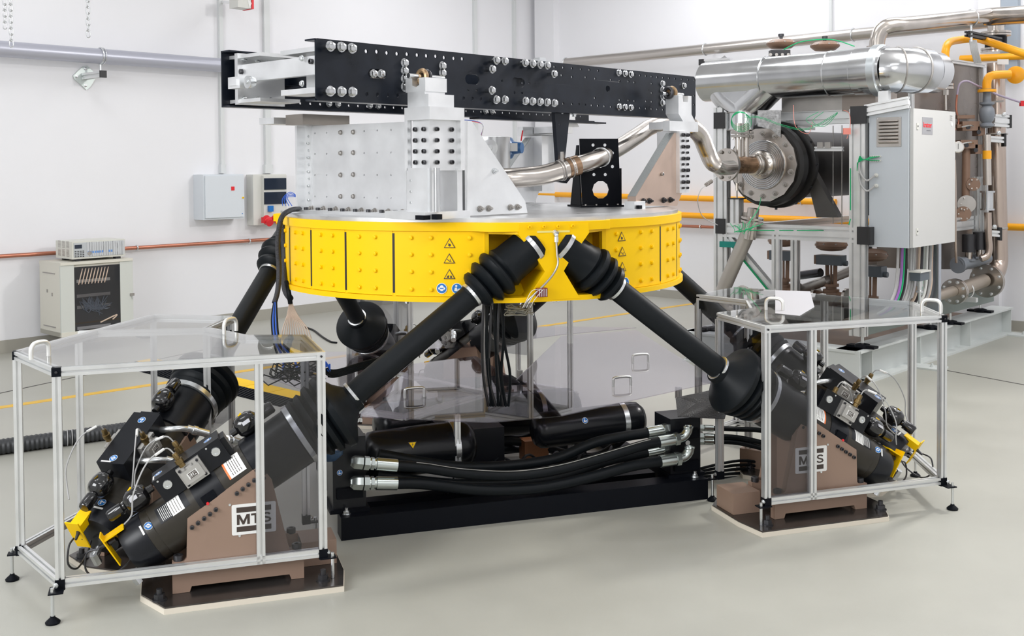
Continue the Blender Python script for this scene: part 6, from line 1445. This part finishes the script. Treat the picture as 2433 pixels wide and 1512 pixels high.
MB(R).box((vA, dn_ - .42, zd0), (vB, dn_, zd1)).build('device_body', mat('device_beige', (.66, .66, .60), .4), dv)
for x in (vA + .06, vB - .1): MB(R).box((x, dn_ - .1, zt + .03), (x + .06, dn_ - .03, zd0)).build('device_foot', BOLTD, dv); MB(R).box((x, dn_ - .40, zt + .03), (x + .06, dn_ - .34, zd0)).build('device_foot', BOLTD, dv)
H_ = zd1 - zd0; Lh = vB - vA
MB(R).box((vA + .02, dn_, zd0 + .02), (vB - .02, dn_ + .006, zd1 - .015)).build('front_panel', mat('device_silver', (.55, .58, .60), .35, .4), dv)
MB(R).box((vA + .03, dn_ + .006, zd0 + H_ * .60), (vA + .24 * Lh - .04, dn_ + .009, zd0 + H_ * .82)).build('display', SMOKE, dv)
for i in range(4):
    for j in range(4): MB(R).box((vA + .03 + .03 * i, dn_ + .006, zd0 + H_ * (.12 + .1 * j)), (vA + .048 + .03 * i, dn_ + .010, zd0 + H_ * (.17 + .1 * j))).build('key', BOLTD, dv)
MB().lathe(R(vA + .2, dn_ + .006, zd0 + H_ * .3), n1, [(0, .025), (.01, .023)], 18).build('dial', STEELD, dv)
for i in range(16):
    x = vA + .27 * Lh + i * (.7 * Lh / 16)
    MB(R).box((x, dn_ + .006, zd0 + H_ * .12), (x + .037, dn_ + .010, zd0 + H_ * .92)).build('slot_module', mat('device_silver2', (.62, .64, .66), .35, .4), dv)
    if i < 7 or i in (9, 10): MB(R).box((x + .008, dn_ + .010, zd0 + H_ * .30), (x + .026, dn_ + .012, zd0 + H_ * .42)).build('blue_key', mat('pale_blue_key', (.12, .28, .65), .4), dv)
for i in range(3):
    for j in range(2):
        for k_ in range(6): MB(R).box((vA - .002, dn_ - .36 + .11 * i, zd0 + .03 + j * H_ * .48 + k_ * .014), (vA, dn_ - .29 + .11 * i, zd0 + .036 + j * H_ * .48 + k_ * .014)).build('vent_slot', STEELD, dv)
tag(MB().tube(smoothpath([R(uB + .0, -7.4, .35), R(uB + .12, -7.3, .25), R(uB + .25, -7.3, .05), R(uB + .5, -7.3, .02)], 5), .014, 8).build('rack_cable', BOLTD), 'dark cable leaving the right side of the rack', 'cable')

# ================================================================== floor hoses and cable ramp at the left
for i in range(3):
    y0 = (1075, 1062, 1095)[i]
    off = (0, .075, -.075)[i]; rr0 = .042 if i < 2 else .058
    o0 = ONZ(-40, 1083, 0); o1 = ONZ(300, 1045, 0); d = (o1 - o0).normalized(); s = V((-d.y, d.x, 0)); L_ = (o1 - o0).length
    zz = rr0 if i != 1 else .042
    pts = []; rs = []
    n_ = 130
    for k in range(n_):
        f = k / (n_ - 1); p = o0 - d * .4 + d * (L_ + 1.1) * f + s * (off + .05 * math.sin(f * 2.2)) + s * f * f * .25
        pts.append(p + UP * zz); rs.append(rr0 if k % 2 else rr0 * .87)
    t = thing('floor_hose', ('middle black corrugated hose on the floor behind the left guard', 'rearmost black corrugated hose on the floor behind the left guard', 'front thick black corrugated hose on the floor behind the left guard')[i], 'hose', pts[0])
    MB().tube(pts, rs, 14).build('hose_tube', mat('ribbed_black_hose', (.03, .032, .035), .5), t)
    for k in ((60, 62) if i == 2 else (52, 53)): MB().ring(pts[k], d, rr0 + .001, .004, 16, 6).build('hose_band', WIREG, t)
cr = thing('cable_ramp', 'black and yellow floor cable ramp running behind the left actuators', 'ramp', ONZ(430, 900, 0))
r0, r1 = ONZ(322, 868, 0), ONZ(700, 960, 0); d = (r1 - r0).normalized(); s = V((-d.y, d.x, 0)) * -1
if s.y > 0: s = -s
segs = 7; L_ = (r1 - r0).length
for i in range(segs):
    a = r0 + d * (L_ * i / segs + .01); c = r0 + d * (L_ * (i + 1) / segs)
    MB().slab([a + UP * .045, c + UP * .045, c - s * .20 + UP * .05, a - s * .20 + UP * .05], -UP * .05).build('ramp_lid', YEL, cr)
    MB().slab([a, a + s * .16, a + UP * .045], c - a).build('ramp_slope', BLK, cr)
    b = MB()
    for k in range(8): q = a + (c - a) * ((k + .5) / 8); b.bar(q + UP * .045 + s * .01, q + s * .15 + UP * .006, .02, .006)
    b.build('ramp_tread', BLK, cr)
# yellow floor edge strip in the middle ground right (marking seen under covers)
